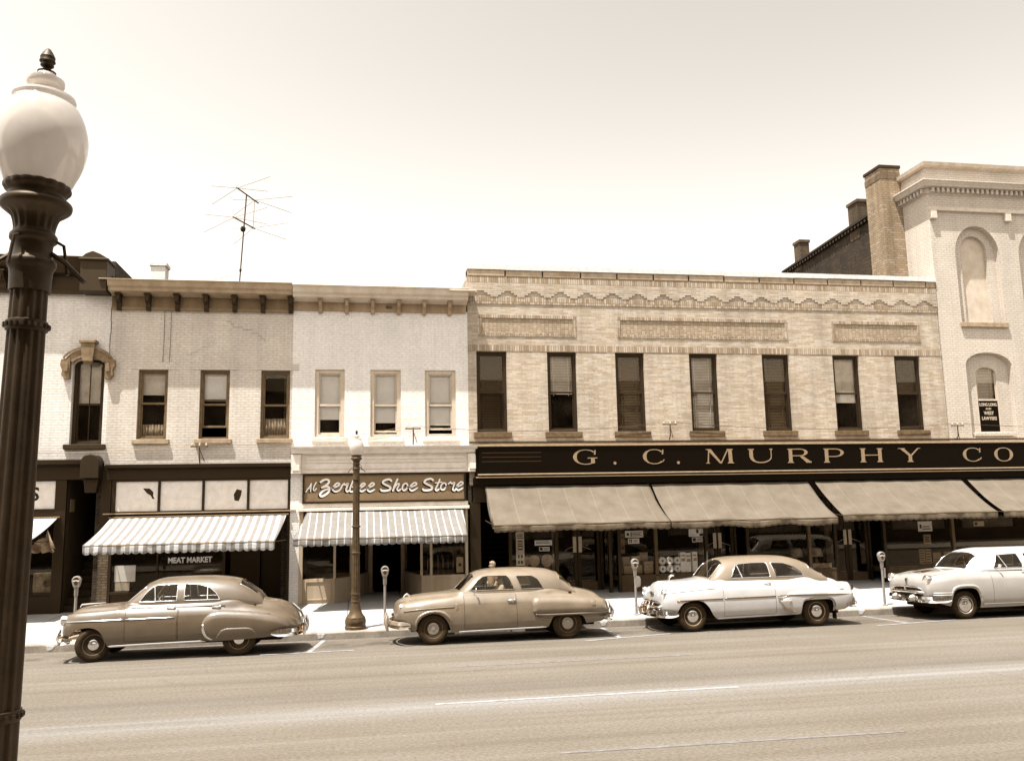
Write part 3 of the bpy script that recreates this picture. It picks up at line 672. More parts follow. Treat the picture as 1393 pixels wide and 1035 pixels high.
for i in range(-1, 20):                                        # corbelled bricks step down between the little pyramids
    a_, b_ = 3.62+i*.838, 3.62+(i+1)*.838
    for w_, z0, z1 in ((.30, 9.251, 9.312), (.20, 9.313, 9.374), (.105, 9.375, 9.436)):
        p_, q_ = max(3.205, a_+w_), min(19.17, b_-w_)
        if q_ > p_: k.box(p_, q_, F-.034, F-.0005, z0, z1)
k.build('stepped_frieze', B_D, bD)
k = MB(); x_ = 3.20; i = 0; rn = random.Random(3); k2 = MB()
while x_ < 19.15:
    l_ = min(1.20+rn.uniform(-.02, .02), 19.17-x_); k.box(x_+.02, x_+l_-.02, F-.05, F+.35, 9.901, 10.085+rn.uniform(-.006, .006)); k2.box(x_-.0, x_+l_-.0005, F-.075-rn.uniform(0, .012), F+.40, 10.10+rn.uniform(-.012, .012), 10.255+rn.uniform(-.006, .006))
    x_ += l_; i += 1
k.box(3.205, 19.17, F+.0, F+.34, 9.90, 10.09)
k.build('parapet_stones', M_tile, bD, bevel=.012); k2.build('coping', M_coping, bD)
shell(bD, 3.205, 19.17, 9.9, 12, B_D, y0=F+.351, zr=3.6)
blD = [('slats', 5.14, plain('dark slats', .10, .6, .1, 3)), ('slats', 6.22, M_slat), ('slats', 5.15, plain('brown slats', .19, .6, .1, 3)), ('slats', 5.12, M_slat), ('slats', 5.14, MATS['brown slats']), ('cloth', 6.02, M_shade2), ('slats', 6.35, MATS['dark slats'])]
for (a, b), bl in zip(hD, blD):
    window(bD, a, b, 5.075, 7.548, M_brown, rec=.09, fw_=.085, zm=6.30, blind=bl, sill=(M_sill, .11, .165, .09))
k = MB(); k.box(3.21, 24.5, F-.03, F-.001, 4.75, 4.80); k.build('flashing', M_wire, bD)

# shopfront under the awnings
m = MB()
m.box(3.3, 26, F-.02, F+.3, 3.0, 3.499); m.box(3.205, 3.52, F-.01, F+.3, .2, 3.0)
for x_ in (4.40, 5.80, 7.45, 7.74, 10.52, 11.88, 14.85, 16.55): m.box(x_-.05, x_+.05, F-.02, F+.10, .2, 3.0)
for x_ in (5.86, 7.40, 10.6, 11.82, 14.95, 16.5): m.box(x_-.04, x_+.04, F+.75, F+.85, .2, 3.0)
for a, b in ((5.90, 7.36), (10.64, 11.78), (14.99, 16.46)): m.box(a, b, F+.74, F+.86, 2.36, 2.44); m.box(a, b, F+.8, F+.84, 2.44, 3.0)
fD = m.build('shopfront', M_darkbrown, bD, bevel=.006)
M_post = plain('tan shop post', .15, .6, .15, 6)
for x_ in (8.90, 13.95, 19.0): m = MB(); m.box(x_-.05, x_+.05, F-.03, F+.09, .2, 3.0); m.build('post', M_post, fD, bevel=.006)
for a, b in ((4.45, 5.75), (7.79, 10.47), (11.93, 14.80), (16.6, 26)): m = MB(); m.box(a, b, F-.015, F+.3, .2, .74); m.box(a, b, F+.3, F+1.3, .55, .70); m.box(a, b, F-.03, F-.0151, .70, .745); m.build('bulkhead', plain('shop bulkhead', .12, .7, .2, 3), fD, bevel=.006)
for a, b in ((4.45, 5.75), (7.79, 8.85), (8.95, 10.47), (11.93, 13.90), (14.0, 14.80), (16.6, 18.95), (19.05, 26)): m = MB(); m.box(a, b, F+.03, F+.036, .745, 3.0); m.build('pane', M_shop, fD)
for a, b in ((5.75, 5.84), (7.42, 7.79)): m = MB(); m.box(a, b, F+.5, F+.506, .745, 3.0); m.build('pane', M_shop, fD)
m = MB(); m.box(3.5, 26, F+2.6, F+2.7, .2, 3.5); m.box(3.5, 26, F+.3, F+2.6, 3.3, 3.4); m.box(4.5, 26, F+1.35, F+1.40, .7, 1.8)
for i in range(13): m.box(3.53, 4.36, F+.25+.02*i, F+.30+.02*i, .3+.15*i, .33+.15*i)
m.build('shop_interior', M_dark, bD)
M_plate = plain('push plate metal', .55, .35, .1, 8, metal=.4)
def double_door(x0, x1, xm):
    y = F+.78
    for s, (a, b) in ((-1, (x0, xm-.004)), (1, (xm+.004, x1))):
        m = MB(); w_ = .10
        m.box(a, a+w_, y, y+.05, .24, 2.35); m.box(b-w_, b, y, y+.05, .24, 2.35); m.box(a+w_, b-w_, y+.001, y+.049, 2.25, 2.35); m.box(a+w_, b-w_, y+.001, y+.049, .24, .55)
        d = m.build('door', M_darkbrown, fD, bevel=.006)
        k = MB(); k.box(a+w_, b-w_, y+.02, y+.026, .55, 2.25); k.build('pane', M_shop, d)
        k = MB(); px_ = b-.14 if s < 0 else a+.03
        k.box(px_, px_+.11, y-.014, y-.001, 1.42, 1.90); k.build('push_plate', M_plate, d, bevel=.004)
        k = MB(); k.box(a+w_, b-w_, y-.008, y-.0008, .27, .53); k.build('kick_plate', M_post, d)
        k = MB(); k.tube([(px_+.055, y-.02, 1.62), (px_+.055-s*-.32 if s > 0 else px_+.055-.32, y-.05, 1.50)], .010, 6); k.build('door_arm', M_plate, d)
double_door(5.91, 7.35, 6.63); double_door(10.65, 11.77, 11.21); double_door(15.0, 16.45, 15.72)

# ------------------------------------------------------------------ building E, ivory brick with arches
bE = thing('arched_window_building', 'tall ivory painted brick building with arched windows and brick chimneys, at the right edge', 'building', (23, F, 0))
YE = F-.02
m = MB(); hE = []; AR = [20.91, 23.37, 25.83, 28.29]
for cx in AR:
    hE.append([(cx-.85, 8.72), (cx+.85, 8.72)]+arc(cx, 11.12, .85, 1.02, 0, 180, 22))
    hE.append([(cx-.87, 4.84), (cx+.87, 4.84)]+arc(cx, 7.26, .87, .44, 0, 180, 16))
wall_panel(m, rect(19.20, 30, 4.5, 14.2), hE, YE, .20)
m.box(19.20, 19.4, YE+.2001, 28.0, 8.0, 14.0)                                    # painted part of the side wall
inner = []
for cx in AR:
    inner.append([(cx-.50, 8.73), (cx+.50, 8.73)]+arc(cx, 11.30, .50, .54, 0, 180, 18))
    inner.append([(cx-.43, 4.98), (cx+.43, 4.98)]+arc(cx, 7.02, .43, .23, 0, 180, 14))
wall_panel(m, rect(19.41, 30, 4.5, 13.0), inner, YE+.2003, .14)
wE = m.build('wall', B_E, bE)
m = MB(); m.box(19.41, 30, YE+.3, 35.9, 12.9, 13.05); m.build('roof', M_roof, bE); m = MB(); m.box(19.2, 30, YE+.35, 35.9, 4.05, 4.25); m.box(19.41, 30, F+4.6, F+4.8, .2, 12.9); m.box(29.7, 30, YE+.35, 36, 0, 13); m.build('interior', M_dark, bE)
for cx in AR:
    k = MB(); k.prism([(cx-.52, 8.6), (cx+.52, 8.6)]+arc(cx, 11.30, .52, .56, 0, 180, 18), YE+.3405, YE+.36); k.build('blind_panel', plain('painted blind panel', .62, .7, .08, 3), bE)
    k = MB(); k.box(cx-.92, cx+.88, YE-.09, YE+.34, 8.56, 8.72); k.build('sill', M_stone, bE, bevel=.012)
    w = window(bE, cx-.43, cx+.43, 4.985, 7.25, M_cream, rec=.18, fw_=.055, zm=6.11, arch=.22, blind=('slats', 6.14, M_slat), sill=(B_E, .35, .12, .04))
    if cx == AR[0]:
        k = MB(); k.box(cx-.37, cx+.37, F+.203, F+.214, 5.03, 6.07); sg = k.build('window_sign', M_black, w)
        k = MB(); put_text(k, 'LONG LONG', cx, F+.199, 5.90, .15, .004, .74); put_text(k, 'AND', cx, F+.199, 5.78, .085, .002, 1.1); put_text(k, 'WEST', cx, F+.199, 5.61, .155, .004, .92); put_text(k, 'LAWYERS', cx, F+.199, 5.43, .155, .004, .84)
        k.build('lettering', plain('sign lettering', .55, .5, .05, 9), w)
def corn_side(m, prof):
    crown(m, 19.2, 30, prof, y=YE); 
    P = [[(19.2-p_, y_, z) for p_, z in prof] for y_ in (YE-0, 28.0)]
    m.grid(P)
m = MB(); corn_side(m, [(.0, 13.22), (.05, 13.24), (.06, 13.42), (.26, 13.44), (.30, 13.52), (.36, 13.60), (.36, 13.64), (.02, 13.72)])
for i in range(56): m.box(19.28+i*.19, 19.37+i*.19, YE-.17, YE-.055, 13.27, 13.42)
for i in range(12): m.box(19.03, 19.145, YE+.05+i*.19, YE+.14+i*.19, 13.27, 13.42)
cE = m.build('cornice', B_E, bE)
m = MB(); m.box(19.22, 30, YE+.02, 27.9, 13.70, 14.20); m.build('parapet', B_E, bE)
m = MB(); crown(m, 19.2, 30, [(.02, 14.18), (.14, 14.22), (.16, 14.34), (.02, 14.38)], y=YE); m.grid([[(19.2-p_, y_, z) for p_, z in [(.02, 14.18), (.14, 14.22), (.16, 14.34), (-.4, 14.38)]] for y_ in (YE, 27.9)]); m.build('coping', plain('ivory coping', .60, .7, .12, 5), bE)
m = MB(); m.box(19.18, 30, YE-.10, YE-.001, 12.62, 12.76)
for cx in (19.30, 22.17, 24.63, 27.09): m.box(cx-.11, cx+.11, YE-.14, YE-.002, 12.32, 12.619)
m.build('string_course', plain('ivory stone', .66, .7, .1, 5), bE, bevel=.015)
m = MB(); m.prism([(28.0, 8), (36, 8), (36, 13.25), (28.0, 13.62)], 19.2, 30, 'x'); rw = m.build('rear_wing', B_R, bE)
m = MB(); m.prism([(28.0, 13.63), (36.05, 13.26), (36.05, 13.34), (28.0, 13.72)], 19.06, 30, 'x'); m.prism([(28.0, 13.50), (36.0, 13.13), (36.0, 13.258), (28.0, 13.628)], 19.13, 19.199, 'x')
for i in range(34): m.box(19.08, 19.13, 28.1+i*.23, 28.21+i*.23, 13.50-i*.23*.0462-.02, 13.60-i*.23*.0462-.02)
m.build('eave', M_darkbrown, rw)
m = MB(); m.box(18.40, 19.198, 27.12, 28.05, 8.5, 14.28); m.box(18.40, 19.198, 27.12, 28.05, 14.5, 14.68); ch = m.build('chimney', B_H, bE)
m = MB(); m.box(18.385, 19.197, 27.105, 28.06, 14.281, 14.499); m.build('soldier_band', brick('dark soldier brick', .36, .26, .22, bw=.075, bh=.24, offset=0), ch); m = MB(); m.box(18.36, 19.22, 27.07, 28.10, 14.681, 14.80); m.build('cap', plain('sooty cap', .06, .8, .3, 5), ch, bevel=.02)
for a in ((19.185, 20.0, 29.85, 30.55, 14.55), (19.185, 19.62, 34.45, 35.0, 14.35)):
    m = MB(); m.box(a[0], a[1], a[2], a[3], 13.0, a[4]-.12); m.box(a[0]-.04, a[1]+.04, a[2]-.04, a[3]+.04, a[4]-.119, a[4]); m.build('chimney', brick('sooty chimney brick', .26, .16, .24, dirt=.4), bE)
# the wide black shop sign runs across both fronts
sg = thing('shop_sign', 'long black shop sign with gilt serif capitals and gold lines above the tan awnings', 'sign', (3.3, F-.3, 3.75))
m = MB(); m.box(3.45, 27, F-.30, F-.0305, 3.82, 4.62); m.box(3.36, 3.449, F-.25, F-.02, 3.70, 4.66); m.box(3.30, 27, F-.28, F-.0305, 3.50, 3.72); m.build('board', M_black, sg, bevel=.004)
m = MB(); m.box(3.42, 27, F-.34, F-.06, 4.621, 4.68); m.box(3.42, 27, F-.335, F-.25, 3.775, 3.819); m.box(3.36, 27, F-.32, F-.25, 3.70, 3.735)
m.build('moulding', plain('gilded moulding', .42, .45, .1, 8), sg, bevel=.01)
for z in (4.44, 4.31, 4.18): m = MB(); m.box(3.55, 5.33, F-.303, F-.3003, z-.008, z+.008); m.build('stripe', plain('dull gilt', .085, .5, .1, 8), sg)
m = MB(); LD = [0]
def yy(): LD[0] += 1; return F-.312-.0004*(LD[0] % 9)
def poly(pts, x, z): q = yy(); m.prism([(x+a, z+b) for a, b in pts], q, F-.3002)
H_, ST, TH, SE = .445, .118, .028, .045
def bar(x, z, x0, x1, z0, z1): poly([(x0, z0), (x1, z0), (x1, z1), (x0, z1)], x, z)
def stem(x, z, a, b, w_, z0=0, z1=H_, s0=True, s1=True):
    poly([(a, z0), (a+w_, z0), (b+w_, z1), (b, z1)], x, z)
    if s0: poly([(a-SE, z0), (a+w_+SE, z0), (a+w_+SE*.9, z0+TH*.6), (a+w_, z0+TH*1.5), (a, z0+TH*1.5), (a-SE*.9, z0+TH*.6)], x, z)
    if s1: poly([(b-SE, z1), (b+w_+SE, z1), (b+w_+SE*.9, z1-TH*.6), (b+w_, z1-TH*1.5), (b, z1-TH*1.5), (b-SE*.9, z1-TH*.6)], x, z)
def crescent(x, z, cx, cz, rx, rz, a0, a1, k=1.0, n=26):
    o_ = arc(cx, cz, rx, rz, a0, a1, n)
    i_ = [(cx+(rx-TH*.8-(ST-TH)*abs(math.cos(R(a)))**1.3)*math.cos(R(a)), cz+(rz-TH*.9)*math.sin(R(a))) for a in [a1+(a0-a1)*i/n for i in range(n+1)]]
    poly(o_+i_, x, z)
def glyph(ch, x, w_, z):
    if ch in 'GC':
        crescent(x, z, w_*.52, H_/2, w_*.52, H_/2+.006, 42, 318 if ch == 'C' else 322)
        poly([(w_*.86, H_*.66), (w_*.93, H_*.66), (w_*.94, H_*.98), (w_*.90, H_*.98)], x, z)
        if ch == 'G': bar(x, z, w_*.74, w_*.74+ST*.95, .03, H_*.40); bar(x, z, w_*.60, w_*1.0, H_*.40, H_*.40+TH)
        else: poly([(w_*.88, H_*.20), (w_*.96, H_*.30), (w_*.98, H_*.28), (w_*.91, H_*.13)], x, z)
    elif ch == 'O':
        crescent(x, z, w_*.5, H_/2, w_*.5, H_/2+.006, 90, 270); crescent(x, z, w_*.5, H_/2, w_*.5, H_/2+.006, -90, 90)
    elif ch == '.': poly(arc(0, .035, .045, .045, 0, 340, 17), x, z)
    elif ch == 'M':
        stem(x, z, .045, .085, TH*1.3, s1=False); poly([(.03, H_), (.03+ST*1.15, H_), (w_*.53+.03, 0.0), (w_*.53-.04, 0.0)], x, z); bar(x, z, 0, .05, H_-TH*.7, H_)
        poly([(w_*.53-.02, 0), (w_*.53+.02, 0), (w_-ST-.05, H_), (w_-ST-.09, H_)], x, z); stem(x, z, w_-ST-.05, w_-ST-.07, ST)
    elif ch == 'U':
        cx = w_/2+.01; rx = w_/2-.05
        stem(x, z, SE, SE, ST, z0=H_*.42, s0=False)
        n = 20; o_ = arc(cx, H_*.43, w_/2-SE+.01-.01, H_*.43, 180, 360, n)
        xo0, xo1 = o_[0][0], o_[-1][0]
        i_ = []
        for i in range(n+1):
            a = 360-180*i/n; f_ = (1-math.cos(R(a)))/2; th = TH+ (ST-TH)*max(0, f_)**1.6
            i_.append((cx+(w_/2-SE-th)*math.cos(R(a)), H_*.43+(H_*.43-TH*1.3)*math.sin(R(a))))
        poly(o_+i_, x, z); stem(x, z, xo1-TH, xo1-TH, TH, z0=H_*.43, s0=False)
    elif ch in 'RP':
        stem(x, z, SE, SE, ST)
        zt_, zb_ = H_, H_*(.47 if ch == 'R' else .40); cz = (zt_+zb_)/2; rz = (zt_-zb_)/2; bx = w_*.50; rx = (w_*.92 if ch == 'P' else w_*.86)-bx
        o_ = [(SE+ST, zt_)]+arc(bx, cz, rx, rz, 90, -90, 18)+[(SE+ST, zb_)]; i_ = [(SE+ST, zb_+TH)]+[(bx+(rx-ST*.92*abs(math.cos(R(a)))**.8)*math.cos(R(a)), cz+(rz-TH)*math.sin(R(a))) for a in [-90+10*i for i in range(19)]]+[(SE+ST, zt_-TH)]
        poly(o_+i_, x, z)
        if ch == 'R': poly([(w_*.48, zb_+TH*.5), (w_*.48+ST*1.1, zb_+TH*.5), (w_*.93, .06), (w_*1.0, .04), (w_*1.0, 0), (w_*.80, 0)], x, z)
    elif ch == 'H':
        stem(x, z, SE, SE, ST); stem(x, z, w_-SE-ST, w_-SE-ST, ST); bar(x, z, SE+ST, w_-SE-ST, H_*.48, H_*.48+TH)
    elif ch == 'Y':
        cx = w_*.52; stem(x, z, cx-ST/2, cx-ST/2, ST, z1=H_*.45, s1=False)
        poly([(cx-ST/2, H_*.45), (cx+ST/2, H_*.45), (SE+ST*1.1, H_), (SE*.6, H_)], x, z); bar(x, z, -.02, SE+ST*1.1+SE, H_-TH*.7, H_)
        poly([(cx+ST*.1, H_*.47), (cx+ST/2, H_*.44), (w_-SE*.8, H_), (w_-SE*.8-TH*1.6, H_)], x, z); bar(x, z, w_-SE*2.4, w_+.01, H_-TH*.7, H_)
for ch, x_, w_ in (('G', 6.31, .75), ('.', 7.61, .1), ('C', 8.50, .70), ('.', 9.63, .1), ('M', 10.53, .92), ('U', 11.92, .82), ('R', 13.24, .80), ('P', 14.47, .76), ('H', 15.73, .80), ('Y', 17.10, .76), ('C', 19.40, .69), ('O', 20.55, .69)):
    m = MB(); glyph(ch, x_, w_, 4.065-(x_-6.3)*.0035); m.build('letter', M_gold, sg)

# ------------------------------------------------------------------ awnings
def stripe_mat(name, ca, cb, period, frac, off=0):
    t = NT(name); x = t.n('ShaderNodeSeparateXYZ'); t.l(t.pos(), x.inputs[0])
    f_ = t.math('FRACT', t.math('MULTIPLY', t.math('ADD', x.outputs[0], 50+off), 1/period))
    f_ = t.math('LESS_THAN', f_, frac); n = t.noise(t.pos(), 5, 5); n2 = t.noise(t.pos(), 90, 2)
    c = t.mix(f_, S(cb, .74), S(ca, .95)); c = t.mix(1.0, c, t.ramp(n, [(.3, .84), (.65, 1.0)]), 'MULTIPLY'); c = t.mix(1.0, c, t.ramp(n2, [(.3, .9), (.7, 1.03)]), 'MULTIPLY')
    t.col(c); t.set(rough=.9, spec=.15); t.bump(n, .03, .5)
    return t.m
def awning(name, label, x0, x1, zt, y1, zf, mat, xf0=None, xf1=None, scallop=.10, val=.20, sag=.04, sides=(), group=None, wrinkle=.0, seed=1, rod=True, smat=None, valm=None):
    """canvas sheet on a folding frame: slope, scalloped valance, rods and arms"""
    y0 = F-.12; xf0 = x0 if xf0 is None else xf0; xf1 = x1 if xf1 is None else xf1; rn = random.Random(seed)
    t_ = thing(name, label, 'awning', ((x0+x1)/2, y0, zt), group)
    n, k = 64, 14; ph = [rn.uniform(0, 6) for _ in range(6)]
    def P(u, v):
        x_ = (x0+(x1-x0)*u)*(1-v)+(xf0+(xf1-xf0)*u)*v
        s_ = -sag*4*v*(1-v)+wrinkle*(math.sin(u*9+ph[0]+v*3)*.5+math.sin(u*23+ph[1]-v*5)*.3+math.sin(u*41+ph[2])*.2)*math.sin(math.pi*v)
        s_ += wrinkle*1.8*math.exp(-((u-.93)/.05)**2)*math.sin(v*7+ph[3])*v*(1-v)
        top = -.02*abs(math.sin(u*17+ph[4]))*(1-v)*(wrinkle > 0)
        return (x_, y0+(y1-y0)*v, zt+(zf-zt)*v+s_+top-wrinkle*v*v*(.9*abs(math.sin(u*7+ph[1]))+.5*math.sin(u*19+ph[2])))
    m = MB(); m.grid([[P(i/n, j/k) for j in range(k+1)] for i in range(n+1)]); m.build('canopy', mat, t_, smooth=True, solid=.008)
    ns = max(8, int(abs(xf1-xf0)/.19)); m = MB(); rows = []
    for i in range(ns*8+1):
        u = i/(ns*8); x_, y_, z_ = P(u, 1.0); d_ = val-scallop*.55*(1-abs(math.sin(math.pi*i/8))**.7)
        bl = .018*math.sin(u*31+ph[5])+.012*math.sin(u*77)
        rows.append([(x_, y_-.004+bl*j, z_-.006-d_*j) for j in (0, .34, .67, 1.0)])
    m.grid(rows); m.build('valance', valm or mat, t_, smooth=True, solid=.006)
    for s in sides:
        xa, xb = (x0, xf0) if s < 0 else (x1, xf1); m = MB(); q = 10; rows = []
        for j in range(q+1):
            v = j/q; a = Vector(P(0 if s < 0 else 1, v)); bz = zf-val*.6; rows.append([(a.x+s*.02*math.sin(v*9+i_), a.y+.01*math.sin(i_*2), a.z+(max(bz, zt-(zt-bz)*min(1, v*1.2+.15))-a.z)*i_/5) for i_ in range(6)])
        m.grid(rows); m.build('side_flap', smat or mat, t_, smooth=True, solid=.006)
    if rod:
        m = MB(); m.tube([(x0-.06, y0+.03, zt+.02), (x1+.06, y0+.03, zt+.02)], .035, 8); m.tube([(xf0, y1, zf-.02), (xf1, y1, zf-.02)], .014, 6)
        for xa, xb in ((x0, xf0), (x1, xf1)): m.tube([(xa, F-.02, zf-.05 if zt-zf < 1 else zf+.1), (xb, y1, zf-.02)], .014, 6)
        m.build('frame', M_wire, t_)
    return t_
mA = stripe_mat('wide awning stripes', .56, .30, .212, .5)
mC = stripe_mat('thin awning stripes', .56, .275, .196, .15)
mV = stripe_mat('narrow awning stripes', .66, .38, .07, .5)
awning('awning', 'broad white and tan striped canvas awning above the meat market window', -6.74, -2.05, 2.74, 23.50, 2.10, mA, xf0=-6.80, xf1=-2.16, scallop=.09, val=.24)
awning('awning', 'tan shoe store awning with thin white stripes, half behind the slim lamp post', -1.46, 3.00, 2.83, 23.75, 2.12, mC, xf0=-1.72, xf1=2.88, scallop=.08, val=.20, sides=(-1,), wrinkle=.01)
awn = awning('awning', 'corner of a thin striped awning with bunched side cloth, beside the big lamp', -13, -8.10, 2.78, 23.75, 2.22, mV, xf0=-13, xf1=-8.14, val=.0001, rod=True)
m = MB(); rows = []
for i in range(25):
    u = i/24; x_ = -8.95+1.02*u; top = 1.98+.52*max(0, (u-.25)/.75)**1.2 if u < .82 else 2.50-.50*((u-.82)/.18)
    rows.append([(x_+.03*math.sin(j*1.3+i), F-.75+.10*math.sin(i*.9+j*.5), 1.90+.02*math.sin(i*1.3)+(top-1.88)*j/8) for j in range(9)])
m.grid(rows); m.build('side_flap', plain('faded side canvas', .38, .9, .2, 9), awn, smooth=True, solid=.01)
t = NT('tan canvas'); x = t.n('ShaderNodeSeparateXYZ'); t.l(t.pos(), x.inputs[0])
f_ = t.math('FRACT', t.math('MULTIPLY', t.math('ADD', x.outputs[0], 50), 1/.80)); sm = t.math('LESS_THAN', f_, .025)
c = t.ramp(t.noise(t.pos(), 2.2, 6), [(.3, S(.185, .52)), (.7, S(.23, .56))]); c = t.mix(1.0, c, t.ramp(t.noise(t.pos(), 120, 2), [(.3, .88), (.7, 1.06)]), 'MULTIPLY'); c = t.mix(t.math('MULTIPLY', sm, .22), c, S(.36, .75))
t.col(c); t.set(rough=.9, spec=.12); t.bump(t.noise(t.pos(), 2.0, 5), .05, .45); M_canvas = t.m
M_hem = plain('shaded canvas hem', .175, .9, .25, 4, d=.5)  # valance shade put into the colour: a darker copy of the canvas
g_ = 'plain tan awnings under the black shop sign'
for i, (a, b, lb) in enumerate(((3.66, 8.67, 'plain tan canvas awning nearest the shoe store, first under the black sign'), (8.78, 13.90, 'plain tan awning with creased right end, second under the black sign'),
                     (14.15, 19.32, 'smooth plain tan awning, third under the black sign'), (19.53, 24.6, 'plain tan awning cut off by the right edge of the picture'))):
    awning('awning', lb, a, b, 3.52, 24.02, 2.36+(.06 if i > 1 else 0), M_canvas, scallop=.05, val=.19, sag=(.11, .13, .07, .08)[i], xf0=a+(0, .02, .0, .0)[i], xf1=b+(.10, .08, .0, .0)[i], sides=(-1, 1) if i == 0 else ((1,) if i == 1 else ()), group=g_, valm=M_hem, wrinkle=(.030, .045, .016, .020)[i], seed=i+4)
# ------------------------------------------------------------------ street lamps
def lamp_mat(name, g):
    return plain(name, g, .5, .3, 9, spec=.35, bump=.004)
M_globe = plain('opal glass', .74, .12, .05, 3, coat=1.0, d=.72)
_t = M_globe.node_tree; _b = next(n for n in _t.nodes if n.type == 'BSDF_PRINCIPLED'); _o = next(n for n in _t.nodes if n.type == 'OUTPUT_MATERIAL')
_tr = _t.nodes.new('ShaderNodeBsdfTranslucent'); _tr.inputs[0].default_value = S(.85, .9); _mx = _t.nodes.new('ShaderNodeMixShader'); _mx.inputs[0].default_value = .35
_t.links.new(_b.outputs[0], _mx.inputs[1]); _t.links.new(_tr.outputs[0], _mx.inputs[2]); _t.links.new(_mx.outputs[0], _o.inputs[0])
def street_lamp(label, loc, mat, k=1.0, rings=((1.73, .098), (2.34, .094), (3.44, .084)), lean=0):
    t_ = thing('street_lamp', label, 'street lamp', loc); x0, y0, z0 = loc
    sm = lambda pr, n=3: [(max(a, .0005), b) for a, b in catmull(pr, n)]
    m = MB()
    m.lathe([(.245,0),(.245,.06),(.232,.075),(.232,.12),(.24,.135),(.24,.21)]+sm([(.226,.235),(.222,.265),(.195,.30),(.155,.36),(.125,.45),(.108,.55),(.100,.615)]), loc, 40)
    m.build('base', mat, t_, smooth=True, angle=35)
    m = MB()
    fl = lambda k, h: -.11*(.5-.5*math.cos(2*math.pi*k*12/96))**1.5
    m.lathe([(.098*k,.84),(.092*k,1.6),(.086*k,2.4),(.080*k,3.1),(.075*k,3.60)], loc, 96, flute=fl)
    m.build('shaft', mat, t_, smooth=True, angle=60)
    for z, r_ in ((.62, .106), (.72, .101), (.79, .108))+tuple((a, b*k) for a, b in rings):
        m = MB(); m.lathe([(r_-.012, z-.025), (r_, z-.018), (r_+.003, z), (r_, z+.018), (r_-.012, z+.025)], loc, 32)
        for k in range(22): a = 2*math.pi*k/22; m.lathe([(.0065, -.008), (.0065, .008)], (x0+(r_+.004)*math.cos(a), y0+(r_+.004)*math.sin(a), z0+z), 6)
        m.build('ring', mat, t_, smooth=True, angle=40)
    m = MB(); m.lathe([(.1, .60), (.1, .845)], loc, 32); m.build('collar', mat, t_, smooth=True, angle=40)
    m = MB()
    m.lathe(sm([(.075,3.58),(.078,3.66),(.088,3.685),(.088,3.705),(.074,3.72),(.073,3.775),(.086,3.79),(.086,3.81),(.076,3.825),(.080,3.86),(.092,3.89),(.118,3.912),(.130,3.925),(.132,3.945),(.120,3.958),(.106,3.966),(.104,3.982),(.116,3.992),(.124,4.002),(.124,4.018),(.108,4.028),(.09,4.03)]), loc, 96, flute=lambda k, h: -.07*(.5-.5*math.cos(2*math.pi*k/6)) if 3.835 < h < 3.905 else (-.035*(.5-.5*math.cos(2*math.pi*k/6))**2 if 3.99 < h < 4.026 else 0))
    c_ = m.build('capital', mat, t_, smooth=True, angle=60)
    for s, a0 in ((1, .2), (1, 2.3), (1, 4.4)):
        m = MB(); ca, sa = math.cos(a0), math.sin(a0); m.tube([(x0+.07*ca, y0+.07*sa, z0+3.80), (x0+.11*ca, y0+.11*sa, z0+3.78), (x0+.13*ca, y0+.13*sa, z0+3.66)], .007, 6); m.build('hook', mat, c_)
    m = MB(); m.tube([(x0+.07, y0+.0, z0+3.74), (x0+.13, y0-.02, z0+3.70), (x0+.21, y0-.03, z0+3.62)], .010, 6); m.build('bracket', mat, c_)
    m = MB(); m.tube([(x0-.07, y0, z0+3.74), (x0-.14, y0-.02, z0+3.68), (x0-.20, y0-.03, z0+3.60)], .010, 6)
    m.build('bracket', mat, c_, smooth=False)
    m = MB(); m.lathe(sm([(.085,3.99),(.118,4.02),(.138,4.06),(.158,4.11),(.170,4.16),(.1745,4.205),(.171,4.25),(.158,4.30),(.138,4.345),(.116,4.372)], 4)+[(.113,4.385),(.119,4.392),(.116,4.402),(.085,4.412),(.048,4.415),(.045,4.44),(.066,4.448),(.072,4.458),(.071,4.476),(.052,4.488),(.036,4.498),(.034,4.505)], loc, 48)
    g_ = m.build('globe', M_globe, t_, smooth=True, angle=50)
    m = MB(); m.lathe([(.034,4.503),(.036,4.512),(.018,4.52),(.014,4.53),(.026,4.54),(.024,4.552),(.031,4.558),(.028,4.57),(.029,4.578),(.021,4.595),(.010,4.612),(.002,4.618)], loc, 14); m.build('finial', M_darkbrown, t_, smooth=True, angle=30)
    t_.rotation_euler = (0, lean, 0); return t_
street_lamp('big dark fluted street lamp with white globe, close up at the left edge', (-1.352, 3.64, .11), lamp_mat('old bronze paint', .066), .90, ((1.97, .094), (3.44, .084)), .0145)
street_lamp('slim fluted lamp post with white globe standing in front of the shoe store', (-.085, 21.05, .112), lamp_mat('dusty bronze paint', .13))

